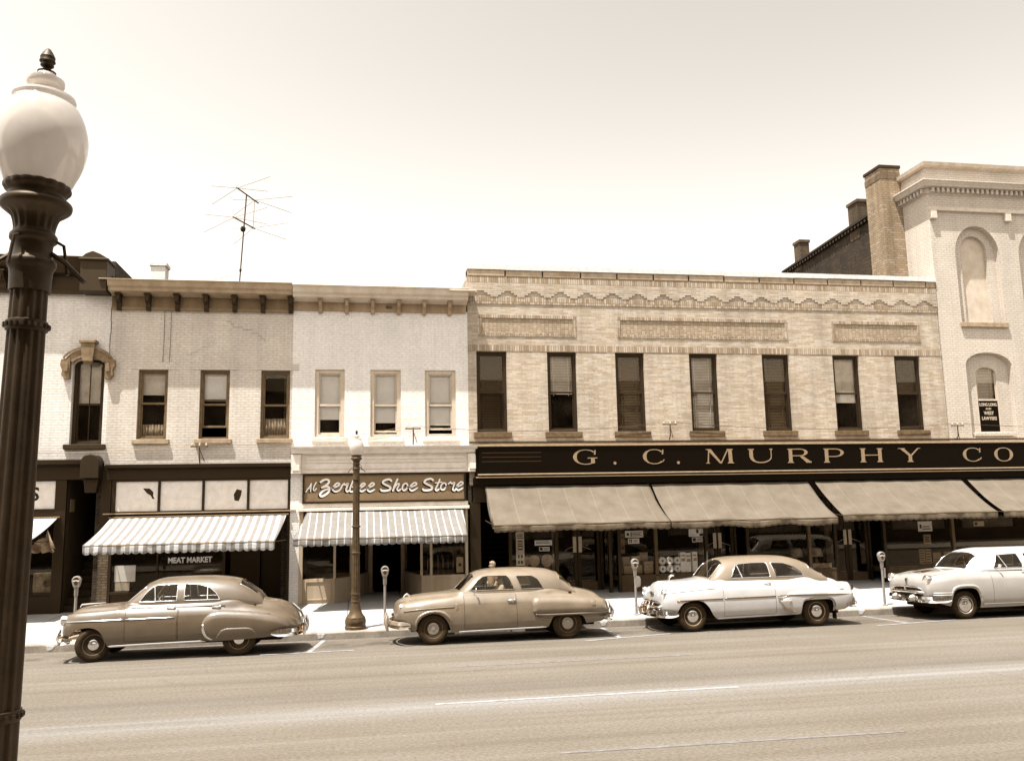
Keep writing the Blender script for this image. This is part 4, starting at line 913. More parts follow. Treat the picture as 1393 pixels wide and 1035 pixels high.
# ------------------------------------------------------------------ parking meters
M_meter = plain('cast aluminium', .36, .4, .15, 12, metal=.2, bump=.003, d=.74)
M_mface = plain('meter face', .10, .4, .2, 20)
def meter(label, x_, y_, plate=0, tilt=0):
    z0 = walk_z(y_); t_ = thing('parking_meter', label, 'parking meter', (x_, y_, z0), 'parking meters along the kerb')
    m = MB(); m.lathe([(.032,.0),(.030,.9),(.030,.98)], (x_, y_, z0), 14); m.lathe([(.07,.0),(.07,.015),(.035,.03)], (x_, y_, z0), 14); m.build('post', M_meter, t_, smooth=True, angle=30)
    m = MB(); m.lathe([(.036,.93),(.042,.95),(.045,1.10),(.052,1.12)], (x_, y_, z0), 14); m.build('neck', M_meter, t_, smooth=True, angle=30)
    o_ = [(-.050, 1.12), (.050, 1.12), (.072, 1.17), (.096, 1.26)]+arc(0, 1.275, .097, .10, 0, 180, 12)+[(-.096, 1.26), (-.072, 1.17)]
    m = MB(); m.prism([(x_+a, z0+b) for a, b in o_], y_-.055, y_+.055); h = m.build('head', M_meter, t_, smooth=False, bevel=.02)
    m = MB(); m.prism([(x_+a, z0+b) for a, b in arc(0, 1.285, .066, .062, 8, 172, 10)], y_-.0575, y_-.0545); m.build('dial_window', M_mface, h)
    m = MB(); m.lathe([(.04, -.060), (.034, -.0545)], (x_, y_, z0+1.215), 14, 'y'); m.build('coin_plate', M_mface, h)
    m = MB(); m.tube([(x_-.062, y_-.058, z0+1.262), (x_, y_-.060, z0+1.275), (x_+.062, y_-.058, z0+1.262)], .008, 6); m.build('needle', M_white, h)
    if plate == 1: m = MB(); m.prism([(x_+.015, z0+.66), (x_+.12, z0+.70), (x_+.13, z0+.86), (x_+.10, z0+.93), (x_+.015, z0+.95)], y_-.06, y_+.03); m.build('coin_box', M_meter, t_, bevel=.015)
    if plate == 2: m = MB(); m.box(x_+.033, x_+.075, y_-.04, y_+.03, z0+.70, z0+.95); m.build('coin_box', M_meter, t_, bevel=.01)
    return t_
meter('parking meter partly hidden behind the nose of the dark sedan', -6.25, 21.3)
meter('parking meter standing alone between slim lamp post and tan coupe', .60, 21.45)
meter('parking meter with large square box on its post, at the nose of the two-tone car', 6.80, 21.35, 1)
meter('parking meter with narrow box on its post, before the white wagon', 13.45, 21.15, 2)

# ------------------------------------------------------------------ roof antenna
ant = thing('television_antenna', 'thin two-tier television antenna on a tall roof mast above the meat market', 'antenna', (-3.69, 28, 8.9))
def az(zx, zy, y=28.0): px, py = 260+zx/5.75, 220+zy/5.75; k = y/28.0; return ((-3.78+(px-330)*.0237)*k, y, 2.8+(12.03-(py-305)*.0239-2.8)*k)
m = MB(); m.tube([(-3.69, 28, 8.8), az(393, 940), az(405, 700), az(415, 500), az(428, 245)], .022, 8); m.build('mast', M_wire, ant)
m = MB(); m.lathe([(.02,-.09),(.07,-.07),(.085,0),(.07,.07),(.02,.09)], az(408, 527), 12); m.lathe([(.035,-.05),(.035,.05)], az(397, 855), 8); m.build('rotor', M_darkbrown, ant, smooth=True)
hubs = [((357,198), 27.5, [((160,190),(590,215)), ((172,338),(605,93))]), ((493,290), 28.5, [((325,295),(780,248)), ((335,420),(770,382))]), ((340,437), 27.5, [((115,420),(585,480)), ((110,567),(590,345))]), ((483,517), 28.5, [((340,525),(750,465)), ((345,650),(738,600))])]
m = MB(); m.tube([az(350,193,27.5), az(520,315,28.6)], .022, 6); m.tube([az(330,432,27.5), az(497,522,28.6)], .022, 6); m.build('boom', M_wire, ant)
m = MB(); m.tube([az(490,290,28.5), az(483,517,28.5)], .014, 6); m.build('strut', plain('bright rod', .5, .4, .1, 5), ant)
for (h, y, ls) in hubs:
    for a, b in ls:
        m = MB(); p, q, c_ = Vector(az(*a, y)), Vector(az(*b, y)), Vector(az(*h, y)); m.tube([p, c_, q], .008, 5); m.build('element', M_wire, ant)
m = MB(); m.tube([az(393,860), az(330,905,27), az(190,935,26)], .006, 5); m.tube([az(408,545), az(250,760,27), az(120,930,26)], .004, 5); m.build('guy_wire', M_wire, ant)

# ------------------------------------------------------------------ wall brackets with insulators
for (x_, z_, lb) in ((-4.46, 4.24, 'small iron wire bracket under the middle window of the meat market building'), (1.54, 4.72, 'small wire bracket on white brick above the shoe store cornice'),
                 (9.48, 4.82, 'small wire bracket on tan brick between third and fourth dark windows'), (19.43, 4.75, 'small wire bracket on ivory brick below the lawyers window')):
    t_ = thing('wire_bracket', lb, 'wire bracket', (x_, F, z_), 'utility brackets on the shop fronts')
    m = MB(); m.tube([(x_, F-.02, z_), (x_, F-.12, z_+.12), (x_, F-.14, z_+.48)], .018, 6); m.tube([(x_+.12, F-.015, z_+.05), (x_, F-.13, z_+.38)], .010, 5); m.build('bracket', M_wire, t_)
    m = MB(); m.box(x_-.24, x_+.22, F-.165, F-.125, z_+.44, z_+.48); m.build('crossarm', M_sill, t_)
    m = MB()
    for q in (-.2, 0, .18): m.lathe([(.012,.0),(.028,.015),(.022,.04),(.028,.055),(.01,.075)], (x_+q, F-.145, z_+.48), 8)
    m.build('insulator', M_cream, t_)
wr = MB()
def sagwire(a, b, s):
    a, b = Vector(a), Vector(b); wr.tube([a.lerp(b, i/10)-Vector((0, 0, s*4*(i/10)*(1-i/10))) for i in range(11)], .004, 5)
pts = [(-12, F-.15, 4.74), (-4.46, F-.145, 4.77), (1.54, F-.145, 5.25), (9.48, F-.145, 5.35), (19.43, F-.145, 5.28), (30, F-.15, 5.4)]
for q in (-.2, .18):
    for a, b in zip(pts[:-1], pts[1:]): sagwire((a[0]+q, a[1], a[2]), (b[0]+q, b[1], b[2]), .20+.03*q)
tag(wr.build('utility_wire', M_wire), 'thin sagging wires strung along the shop fronts between small brackets', 'wires')

# ------------------------------------------------------------------ goods and notices in the shop windows
def card(name, label, x0, x1, z0, z1, y, g=.6, marks=(), cat='notice', grp=None, tilt=0):
    t_ = thing(name, label, cat, ((x0+x1)/2, y, z0), grp); m = MB(); m.box(x0, x1, y, y+.012, z0, z1); g = min(.95, g*1.5); m.build('card', plain('card %.2f' % g, g, .7, .08, 8), t_)
    if marks:
        m = MB()
        for a, b, c_, d in marks: m.box(x0+(x1-x0)*a, x0+(x1-x0)*b, y-.002, y-.0002, z0+(z1-z0)*c_, z0+(z1-z0)*d)
        m.build('printing', M_darkbrown, t_)
    return t_
lines = lambda x0, x1, z0, z1, n: [(x0, x1-.1*(i % 2), z0+(z1-z0)*(i+.2)/n, z0+(z1-z0)*(i+.65)/n) for i in range(n)]
yW = F+.075
card('paper_sign', 'square white paper taped inside the meat market window', -6.62, -6.08, 1.02, 1.46, yW, .72, (), 'paper')
card('paper_sign', 'narrow pale paper hanging below the square paper in the meat market window', -6.60, -6.22, .78, 1.0, yW, .40, (), 'paper')
card('poster', 'tall narrow poster with boxed picture in the first window of the black-signed store', 4.58, 4.83, 1.12, 2.10, yW, .40, [(.22, .78, .46, .50), (.22, .78, .70, .74), (.22, .28, .5, .7), (.72, .78, .5, .7), (.3, .7, .56, .60), (.3, .7, .63, .66)]+lines(.15, .9, .8, .95, 3)+[(.2, .42, .22, .32), (.55, .8, .22, .32), (.2, .42, .06, .14), (.55, .8, .06, .14)], 'poster')
card('price_card', 'long white notice above the plates in the first store window', 5.15, 5.68, 1.69, 1.84, yW, .62, lines(.06, .9, .35, .9, 2))
card('price_card', 'small notice with dark square above the plates in the first store window', 5.28, 5.60, 1.52, 1.645, yW, .55, [(.06, .34, .2, .85)]+lines(.42, .95, .2, .8, 3))
card('price_card', 'long notice with emblem block above the stacked boxes', 7.96, 8.53, 1.85, 2.05, yW, .50, [(.08, .22, .3, .7), (.30, .36, .15, .85)]+lines(.38, .95, .2, .85, 3))
card('price_card', 'small notice with dark window square above the stacked boxes', 8.05, 8.40, 1.67, 1.82, yW, .60, [(.08, .20, .2, .5), (.08, .20, .55, .85), (.23, .36, .2, .5), (.23, .36, .55, .85)]+lines(.45, .92, .2, .8, 3))
card('price_card', 'two-part notice with diagonal stripe above the round tins', 10.0, 10.48, 1.83, 2.06, yW, .58, [(.50, .66, .45, .95), (.72, .96, .08, .4), (.1, .16, .2, .26), (.3, .36, .2, .28)])
card('price_card', 'small dark-blocked notice below the two-part notice', 10.10, 10.44, 1.66, 1.81, yW, .52, [(.06, .34, .15, .85)]+lines(.42, .95, .2, .8, 3))
card('price_card', 'white notice with folded top in the window behind the white wagon', 17.82, 18.32, 1.80, 2.12, yW, .50, [(.1, .25, .3, .7)]+lines(.3, .9, .15, .6, 2))
card('price_card', 'dim square notice below the folded notice', 17.98, 18.24, 1.40, 1.70, yW, .20, lines(.2, .8, .2, .8, 3))
card('price_card', 'small framed notice in the last window at the right edge', 19.84, 20.22, 1.92, 2.08, yW, .30, [(.08, .35, .2, .8)])
card('poster', 'dim numbered sheet low in the window, left of a pair', 17.78, 17.98, .76, 1.24, yW, .17, lines(.1, .9, .05, .95, 6), 'poster')
card('poster', 'dim numbered sheet low in the window, right of a pair', 18.01, 18.20, .76, 1.24, yW, .17, lines(.1, .9, .05, .95, 5), 'poster')
card('poster', 'dim upright sheet with cross bars beside the numbered sheets', 18.26, 18.55, .74, 1.12, yW, .15, lines(.05, .95, .1, .5, 3), 'poster')
card('poster', 'dim plain upright sheet beside the shop post, above the wagon hood', 18.66, 18.92, .74, 1.14, yW, .15, (), 'poster')
card('signboard', 'dim upright signboard at the corner of the second store window', 7.82, 7.95, 1.38, 1.98, F+.12, .14, [(.3, .7, .2, .35), (.3, .7, .5, .6), (.3, .7, .75, .85)], 'sign')
M_plate2 = plain('enamel ware', .42, .4, .2, 8)
for i, (x_, r_, lb) in enumerate(((4.92, .13, 'smallest round dish beside the tall poster'), (5.16, .165, 'round dish in the middle of the window row'), (5.55, .18, 'largest round dish next to the store door post'))):
    t_ = thing('dish', lb, 'dish', (x_, F+.3, 1.24), 'round dishes in the first store window')
    m = MB(); m.lathe([(.02, .0), (r_*.55, -.004), (r_*.75, -.03), (r_, -.05), (r_*1.02, -.045), (r_*.78, -.015), (r_*.5, .015)], (x_, F+.3, 1.24), 28, 'y'); m.build('bowl', M_plate2, t_, smooth=True, angle=50)
    m = MB(); m.prism([(x_-r_*.7, .75), (x_+r_*.7, .75), (x_+.03, 1.24), (x_-.03, 1.24)], F+.34, F+.37); m.build('stand', M_disp, t_)
M_tin = plain('pale tin', .88, .45, .1, 10); M_ctn = plain('pale carton', .85, .7, .1, 8); M_box = plain('cardboard', .42, .8, .12, 5)
for i in range(3):
    for j in range(2):
        x_, z_ = 9.16+.24*i, .875+.245*j
        t_ = thing('tin', 'round pale tin with dark star label, stacked two high in the shop window', 'tin', (x_, F+.2, z_-.115), 'round tins stacked in the window')
        m = MB(); m.lathe([(.112, .18), (.115, .17), (.115, .01), (.106, .0), (.098, .006)], (x_, F+.2, z_), 22, 'y'); m.build('can', M_tin, t_, smooth=True, angle=40)
        m = MB(); m.prism([(x_+(.05 if k % 2 else .022)*math.cos(math.pi*k/5+.3), z_+(.05 if k % 2 else .022)*math.sin(math.pi*k/5+.3)) for k in range(10)], F+.2035, F+.2055); m.build('label', M_sill, t_)
for i, (a, b, h_, lb) in enumerate(((9.73, 9.90, .60, 'tall pale carton touching the round tins'), (9.905, 10.07, .57, 'tall pale carton in the middle of three'), (10.12, 10.28, .60, 'tall pale carton standing apart beside the door post'))):
    t_ = thing('carton', lb, 'carton', ((a+b)/2, F+.2, .76), 'tall cartons in the window'); m = MB(); m.box(a, b, F+.18, F+.36, .76, .76+h_); m.build('box', M_ctn, t_, bevel=.005)
    m = MB(); m.box(a+.02, b-.03, F+.176, F+.1795, .76+h_*.80, .76+h_*.88); m.box(a+.03, b-.02, F+.176, F+.1795, .76+h_*.55, .76+h_*.70); m.build('label', M_box, t_)
for i, (a, b, z0, z1, y_, lb) in enumerate(((7.92, 8.22, .76, .99, .22, 'low cardboard box at the left of the window stack'), (8.24, 8.52, .76, 1.0, .24, 'low cardboard box in the middle of the window stack'), (8.56, 8.84, .76, 1.12, .16, 'ribbed cardboard box in front, at the right of the window stack'),
            (7.95, 8.16, 1.0, 1.26, .34, 'upper cardboard box at the left of the window stack'), (8.22, 8.50, 1.01, 1.28, .36, 'upper cardboard box in the middle of the window stack'), (8.5, 8.76, 1.13, 1.38, .40, 'topmost cardboard box, at the right back of the window stack'))):
    if z0 > 1: yb = .22 if i != 5 else .18
    t_ = thing('cardboard_box', lb, 'box', ((a+b)/2, F+y_, z0), 'cardboard boxes stacked in the window'); m = MB(); m.box(a, b, F+y_, F+y_+.25, z0, z1); m.box(a-.004, b+.004, F+y_-.004, F+y_+.254, z1, z1+.008)
    m.build('carton', M_box, t_, bevel=.004); k = MB()
    for q in range(3): k.box(a+.02, b-.02, F+y_-.003, F+y_-.0005, z0+(z1-z0)*(.2+.25*q), z0+(z1-z0)*(.24+.25*q))
    k.build('ribs', M_disp, t_)
for x_, lb in ((13.68, 'pale lampshade beside the thin shop post'), (14.36, 'pale lampshade nearest the dark door of the store')):
    t_ = thing('table_lamp', lb, 'table lamp', (x_, F+.4, .7), 'table lamps in the third store window')
    m = MB(); m.lathe([(.10, 1.38), (.16, 1.33), (.22, 1.10), (.215, 1.10), (.15, 1.32)], (x_, F+.4, 0), 20); m.build('lamp_shade', M_disp2, t_, smooth=True, angle=50)
    m = MB(); m.lathe([(.11, .70), (.10, .73), (.03, .76), (.06, .88), (.05, .98), (.02, 1.05), (.015, 1.3)], (x_, F+.4, 0), 14); m.build('base', M_disp, t_, smooth=True)
t_ = thing('tray', 'low pale tray under the lampshades in the store window', 'tray', (14.37, F+.15, .745)); m = MB(); m.box(14.03, 14.72, F+.12, F+.34, .745, .755); m.box(14.03, 14.72, F+.12, F+.132, .755, .90); m.build('tray', M_disp2, t_); 
m = MB(); m.box(14.10, 14.65, F+.15, F+.30, .76, .86); m.build('goods', M_disp, t_)
for i in range(7):
    x_ = 1.98+.15*i; h_ = .42+.06*((i*3) % 4)
    t_ = thing('shoe_stand', 'shoe on a thin upright stand in the right window of the shoe store', 'shoe stand', (x_, F+.35, .93), 'shoe stands in the right shoe store window')
    m = MB(); m.tube([(x_, F+.35, .93), (x_, F+.35, .93+h_)], .010, 6); m.lathe([(.05, .93), (.05, .94)], (x_, F+.35, 0), 10); m.build('stand', M_disp2, t_)
    m = MB(); z_ = .93+h_; m.grid([[(x_-.02+.035*math.cos(a)*(1-.25*j/6)-.0, F+.22+.26*j/6, z_+.015+(.05+.05*(j/6)**2)*max(0, math.sin(a))) for a in [math.pi*k/8 for k in range(9)]] for j in range(7)]); m.build('shoe', M_brown, t_, smooth=True, solid=.01)
card('poster', 'pale card at the right end of the shoe store window', 2.80, 3.0, .98, 1.42, F+.1, .30, [(.3, .7, .4, .6)], 'poster')
t_ = thing('radio_cabinet', 'pale cabinet with a round dial in the shop window beside the big lamp', 'cabinet', (-8.40, F+.3, .72)); m = MB(); m.box(-8.75, -8.12, F+.25, F+.55, .78, 1.32); m.build('cabinet', M_disp2, t_, bevel=.03)
m = MB(); m.lathe([(.12, -.01), (.10, -.02), (.08, -.008), (.02, -.006)], (-8.38, F+.25, 1.04), 20, 'y'); m.build('dial', M_sill, t_, smooth=True)

# ------------------------------------------------------------------ people
def skinned(name, pts, edges, mat, par, sub=2):
    me = bpy.data.meshes.new(name); og = org_of(par)
    me.from_pydata([Vector(p[:3])-og*0 for p in pts], edges, []); o = bpy.data.objects.new(name, me); COL.objects.link(o); o.parent = par
    me.materials.append(mat); sk = o.modifiers.new('skin', 'SKIN'); sk.use_smooth_shade = True
    for i, p in enumerate(pts): me.skin_vertices[0].data[i].radius = p[3] if isinstance(p[3], tuple) else (p[3], p[3])
    me.skin_vertices[0].data[0].use_root = True
    ss = o.modifiers.new('sub', 'SUBSURF'); ss.levels = sub; ss.render_levels = sub; return o
M_skin = plain('skin', .34, .6, .08, 12); M_hair = plain('dark hair', .02, .6, .3, 40); M_shirt = plain('light shirt', .55, .85, .08, 12); M_dress = plain('print dress', .25, .85, .5, 40); M_scarf = plain('print scarf', .30, .85, .7, 60); M_trou = plain('dark trousers', .05, .85, .2, 10)
def person(label, loc, rz, pose, cloth, legs, hair, hairmat, scale=1.0):
    t_ = thing('person', label, 'person', (0, 0, 0)); t_.location = loc; t_.rotation_euler = (0, 0, rz); t_.scale = (scale,)*3
    J = pose     # joints in local metres, facing +x
    def J4(k, r_): return tuple(J[k])+(r_,)
    names = ['pelvis','waist','chest','neck','head0','head1','shl','ell','wrl','shr','elr','wrr','hipl','knl','anl','tol','hipr','knr','anr','tor']
    rad = dict(pelvis=(.13,.10), waist=(.12,.09), chest=(.15,.11), neck=.05, head0=.075, head1=.085, shl=.062, ell=.043, wrl=.028, shr=.062, elr=.043, wrr=.028, hipl=.085, knl=.058, anl=.04, tol=.035, hipr=.085, knr=.058, anr=.04, tor=.035)
    rad = {k: (tuple(q*1.22 for q in v) if isinstance(v, tuple) else v*1.22) for k, v in rad.items()}
    pts = [J4(n, rad[n]) for n in names]; ix = {n: i for i, n in enumerate(names)}
    E_ = [('pelvis','waist'),('waist','chest'),('chest','neck'),('neck','head0'),('head0','head1'),('chest','shl'),('shl','ell'),('ell','wrl'),('chest','shr'),('shr','elr'),('elr','wrr'),('pelvis','hipl'),('hipl','knl'),('knl','anl'),('anl','tol'),('pelvis','hipr'),('hipr','knr'),('knr','anr'),('anr','tor')]
    ed = [(ix[a], ix[b]) for a, b in E_]
    for s, w_, e_ in (('l', 'wrl', 'ell'), ('r', 'wrr', 'elr')):          # palm, four bent fingers, a thumb from its side
        wv = Vector(J[w_]); d = (wv-Vector(J[e_])).normalized(); side = d.cross(Vector((0, 0, 1))); side = side.normalized() if side.length > .1 else Vector((0, 1, 0)); dn = side.cross(d)
        pi = len(pts); pts.append(tuple(wv+d*.06)+((.036, .02),)); ed.append((ix[w_], pi))
        for k in range(4):
            L_ = (.034, .040, .038, .030)[k]; b0 = wv+d*.09+side*(.026-.0175*k); b1 = b0+d*L_-dn*.008; b2 = b1+d*L_*.7-dn*.022
            a_ = len(pts); pts += [tuple(b0)+(.010,), tuple(b1)+(.009,), tuple(b2)+(.008,)]; ed += [(pi, a_), (a_, a_+1), (a_+1, a_+2)]
        b0 = wv+d*.035+side*.036; b1 = b0+d*.03+side*.02-dn*.01; a_ = len(pts); pts += [tuple(b0)+(.011,), tuple(b1)+(.009,)]; ed += [(pi, a_), (a_, a_+1)]
    body = skinned('body', pts, ed, M_skin, t_)
    cl = ['waist','chest','shl','ell','shr','elr']; pp = [J4(n, (rad[n] if not isinstance(rad[n], tuple) else max(rad[n]))+.014) for n in ['pelvis']+cl]; q = {n: i for i, n in enumerate(['pelvis']+cl)}
    skinned('shirt', pp, [(q[a], q[b]) for a, b in (('pelvis','waist'),('waist','chest'),('chest','shl'),('shl','ell'),('chest','shr'),('shr','elr'))], cloth, t_)
    ln = ['pelvis','hipl','knl','anl','hipr','knr','anr']; pp = [J4(n, (rad[n] if not isinstance(rad[n], tuple) else max(rad[n]))+.013) for n in ln]; q = {n: i for i, n in enumerate(ln)}
    skinned('trousers', pp, [(q[a], q[b]) for a, b in (('pelvis','hipl'),('hipl','knl'),('knl','anl'),('pelvis','hipr'),('hipr','knr'),('knr','anr'))], legs, t_)
    hc = (Vector(J['head0'])+Vector(J['head1']))/2
    m = MB(); P = []
    for i in range(13):
        th = math.pi*i/12*.66
        P.append([tuple(hc+Vector((-.018+.098*math.sin(th)*math.cos(a)*(1.0 if math.cos(a) < .2 else .9), .089*math.sin(th)*math.sin(a), .03+.105*math.cos(th)+(.05*max(0, math.cos(a)) if i > 6 else 0)))) for a in [2*math.pi*k/20 for k in range(21)]])
    m.grid(P); m.build(hair, hairmat, None, smooth=True, solid=.012).parent = t_
    m = MB()
    for s in (-1, 1): m.lathe([(.004, -.004), (.011, .0), (.004, .004)], tuple(hc+Vector((.082, s*.032, .008))), 8, 'x')
    m.build('eyes', M_hair, None).parent = t_
    m = MB(); m.tube([hc+Vector((.08, 0, .015)), hc+Vector((.104, 0, -.028)), hc+Vector((.085, 0, -.036))], [.008, .013, .010], 6); m.build('nose', M_skin, None, smooth=True).parent = t_
    m = MB(); m.tube([hc+Vector((.078, -.024, -.062)), hc+Vector((.086, 0, -.060)), hc+Vector((.078, .024, -.062))], .006, 6); m.build('mouth', M_brown, None).parent = t_
    m = MB()
    for s in (-1, 1): m.lathe([(.006, -.012), (.024, -.006), (.02, .006), (.006, .01)], tuple(hc+Vector((-.005, s*.088, -.005))), 8, 'y')
    m.build('ears', M_skin, None, smooth=True).parent = t_
    return t_
STAND = dict(pelvis=(0,0,.92), waist=(.0,0,1.08), chest=(.0,0,1.30), neck=(.01,0,1.46), head0=(.02,0,1.53), head1=(.03,0,1.63), shl=(0,.19,1.38), ell=(-.02,.24,1.10), wrl=(.10,.23,.90), shr=(0,-.19,1.38), elr=(.0,-.24,1.10), wrr=(.14,-.22,.93),
             hipl=(0,.10,.88), knl=(.08,.10,.48), anl=(.12,.10,.07), tol=(.26,.10,.03), hipr=(0,-.10,.88), knr=(-.02,-.10,.47), anr=(-.16,-.10,.09), tor=(-.04,-.10,.03))
person('short pedestrian in a printed headscarf, head showing above the tan coupe roof', (3.28, 21.9, walk_z(21.9)), R(200), STAND, M_dress, M_trou, 'headscarf', M_scarf, .80)
SIT = dict(pelvis=(0,0,.10), waist=(-.03,0,.25), chest=(-.08,0,.46), neck=(-.07,0,.61), head0=(-.05,0,.68), head1=(-.035,0,.77), shl=(-.07,.19,.53), ell=(.14,.25,.34), wrl=(.34,.16,.42), shr=(-.07,-.19,.53), elr=(.12,-.25,.32), wrr=(.34,-.14,.42),
           hipl=(.02,.10,.10), knl=(.44,.12,.16), anl=(.62,.12,-.20), tol=(.74,.12,-.22), hipr=(.02,-.10,.10), knr=(.44,-.12,.16), anr=(.66,-.12,-.18), tor=(.78,-.12,-.19))
# ------------------------------------------------------------------ cars
def pchip(tab):
    xs = np.array([t_[0] for t_ in tab], float); ys = np.array([t_[1] for t_ in tab], float)
    h = np.diff(xs); dl = np.diff(ys)/h; n = len(xs); d = np.zeros(n)
    for i in range(1, n-1):
        if dl[i-1]*dl[i] > 0:
            w1, w2 = 2*h[i]+h[i-1], h[i]+2*h[i-1]; d[i] = (w1+w2)/(w1/dl[i-1]+w2/dl[i])
    d[0], d[-1] = dl[0], dl[-1]
    def f(x_):
        x_ = min(max(x_, xs[0]), xs[-1]); i = min(max(int(np.searchsorted(xs, x_)-1), 0), n-2); q = (x_-xs[i])/h[i]
        return float(ys[i]*(1+2*q)*(1-q)**2+d[i]*h[i]*q*(1-q)**2+ys[i+1]*q*q*(3-2*q)+d[i+1]*h[i]*q*q*(q-1))
    return f
SK = [0, .12, .27, .43, .55, .67, .80, 1.0]; SS = 1.8
class Surf:
    """body: half section through eight points at every station u"""
    def __init__(s, tabs): s.f = {k: pchip(v) for k, v in tabs.items()}; s.c = {}
    def sec(s, u):
        k = round(u, 4)
        if k in s.c: return s.c[k]
        g = {n: f(u) for n, f in s.f.items()}; a = g['zt']-g['zb']
        pts = [(g['w']-g.get('ti', .09), g['zb']), (g['w']-.02, g['zb']+.22*a), (g['w'], g['zb']+.5*a), (g['w']-.028, g['zb']+.8*a), (g['wt'], g['zt']), (g['yv'], g['zv']), (g['yh'], g['zh']), (0, g['zc'])]
        s.c[k] = (pchip([(q, p[0]) for q, p in zip(SK, pts)]), pchip([(q, p[1]) for q, p in zip(SK, pts)])); return s.c[k]
    def P(s, u, t_): a, b = s.sec(u); return (u, -a(t_), b(t_))
    def inv(s, u, z):
        b = s.sec(u)[1]; lo, hi = 0.0, .55
        for _ in range(22):
            m_ = (lo+hi)/2
            if b(m_) < z: lo = m_
            else: hi = m_
        return (lo+hi)/2
    def Y(s, u, z): return -s.P(u, s.inv(u, z))[1]
class House:
    """greenhouse: superellipse section over the belt"""
    def __init__(s, zr, wb, zb=1.05, n=3.2, tum=.15): s.zr, s.wb, s.zb, s.n, s.tum = pchip(zr), pchip(wb), zb, n, tum
    def P(s, u, t_):
        th = t_*math.pi/2; h = max(s.zr(u)-s.zb, .005); si, co = math.sin(th), max(math.cos(th), 0)
        z = h*si**(2/s.n); return (u, -s.wb(u)*co**(2/s.n)*(1-s.tum*z/.5), s.zb+z)
    def inv(s, u, z):
        h = max(s.zr(u)-s.zb, .005); q = min(max((z-s.zb)/h, 0), .995); return math.asin(q**(s.n/2))/(math.pi/2)
def densify(loop, d=.05, closed=True):
    o = []; n = len(loop)
    for i in range(n if closed else n-1):
        a, b = loop[i], loop[(i+1) % n]; k = max(1, int(math.hypot(b[0]-a[0], b[1]-a[1])/d))
        o += [(a[0]+(b[0]-a[0])*j/k, a[1]+(b[1]-a[1])*j/k) for j in range(k)]
    if not closed: o.append(loop[-1])
    return o
def inside(p, loop):
    c = False; n = len(loop)
    for i in range(n):
        a, b = loop[i], loop[i-1]
        if (a[1] > p[1]) != (b[1] > p[1]) and p[0] < (b[0]-a[0])*(p[1]-a[1])/(b[1]-a[1]+1e-12)+a[0]: c = not c
    return c
def patch_mesh(mb, fn, outline, holes=(), du=.05, dt=.05, sides=(1, -1), off=0.0):
    """triangulate a region of a parametric surface; outline and holes in (u, s*SS)"""
    us = [p[0] for p in outline]; ts = [p[1] for p in outline]; ex = []
    bnd = np.array([p for l in [outline]+list(holes) for p in l])
    u = min(us)
    while u <= max(us):
        t_ = min(ts)
        while t_ <= max(ts):
            p = (u, t_)
            if inside(p, outline) and not any(inside(p, h) for h in holes) and np.min((bnd[:, 0]-u)**2+(bnd[:, 1]-t_)**2) > (.35*min(du, dt))**2: ex.append(p)
            t_ += dt
        u += du
    v, f = cdt(outline, holes, ex)
    pts = [fn(q[0], q[1]/SS) for q in v]
    for s in sides: mb.add([(p[0], p[1]*s+off*s*0, p[2]) for p in pts], [tuple(q) for q in f])
def bulge_panel(mb, body, outline, B, Rr, off=0.0, d=.025, sides=(1, -1), openz=-9):
    """a raised fender panel over the body side: outline in (u, z)"""
    lo = densify(outline, .025); arr = np.array(lo); us = arr[:, 0]; zs = arr[:, 1]; ex = []
    u = us.min()
    while u < us.max():
        z = zs.min()
        while z < zs.max():
            if inside((u, z), lo) and np.min((us-u)**2+(zs-z)**2) > (d*.4)**2: ex.append((u, z))
            z += d
        u += d
    v, f = cdt(lo, [], ex); pts = []; kp = zs > openz; bu_, bz_ = us[kp], zs[kp]
    for q in v:
        e = math.sqrt(np.min((bu_-q[0])**2+(bz_-q[1])**2)); k = min(1, e/Rr)
        y = body.Y(q[0], q[1])+off-.012+(B+.012)*math.sqrt(max(0, 1-(1-k)**2)); pts.append((q[0], -y, q[1]))
    for s in sides: mb.add([(p[0], p[1]*s, p[2]) for p in pts], [tuple(q) for q in f])
M_chrome = plain('chrome', .85, .12, .03, 9, metal=1, d=1.0); M_tyre = plain('tyre rubber', .050, .75, .35, 14, d=.4); M_under = plain('underbody', .012, .9, .3, 5); M_seat = plain('seat cloth', .09, .9, .2, 9)
M_lens = plain('lamp lens', .62, .12, .1, 20, coat=1.0); M_cglass = glass('car glass', .93, .6, 0, .01); M_tail = plain('tail lens', .10, .2, .1, 9, coat=.5); M_rubber = plain('dark grille', .008, .7, .2, 9)
def car_paint(name, g, rough=.34, amt=.08, coat=.7, dust=.2, d=None):
    t = NT(name); n = t.noise(t.obj(), 3.5, 6); n2 = t.noise(t.obj(), 60, 3); x = t.n('ShaderNodeSeparateXYZ'); t.l(t.obj(), x.inputs[0])
    c = t.ramp(n, [(.3, S(g*(1-amt), d)), (.7, S(min(.9, g*(1+amt)), d))])
    low = t.ramp(t.math('ADD', x.outputs[2], t.math('MULTIPLY', n, .25)), [(.38, dust), (.62, 0.0)])
    c = t.mix(low, c, S(.27, .6)); t.col(c); t.set(rough=rough, coat=coat, spec=.5); t.b.inputs['Coat Roughness'].default_value = .03; t.b.inputs['Coat IOR'].default_value = 1.6
    t.l(t.ramp(n2, [(.3, rough*.8), (.8, rough*1.4)]), t.b.inputs['Roughness']); return t.m
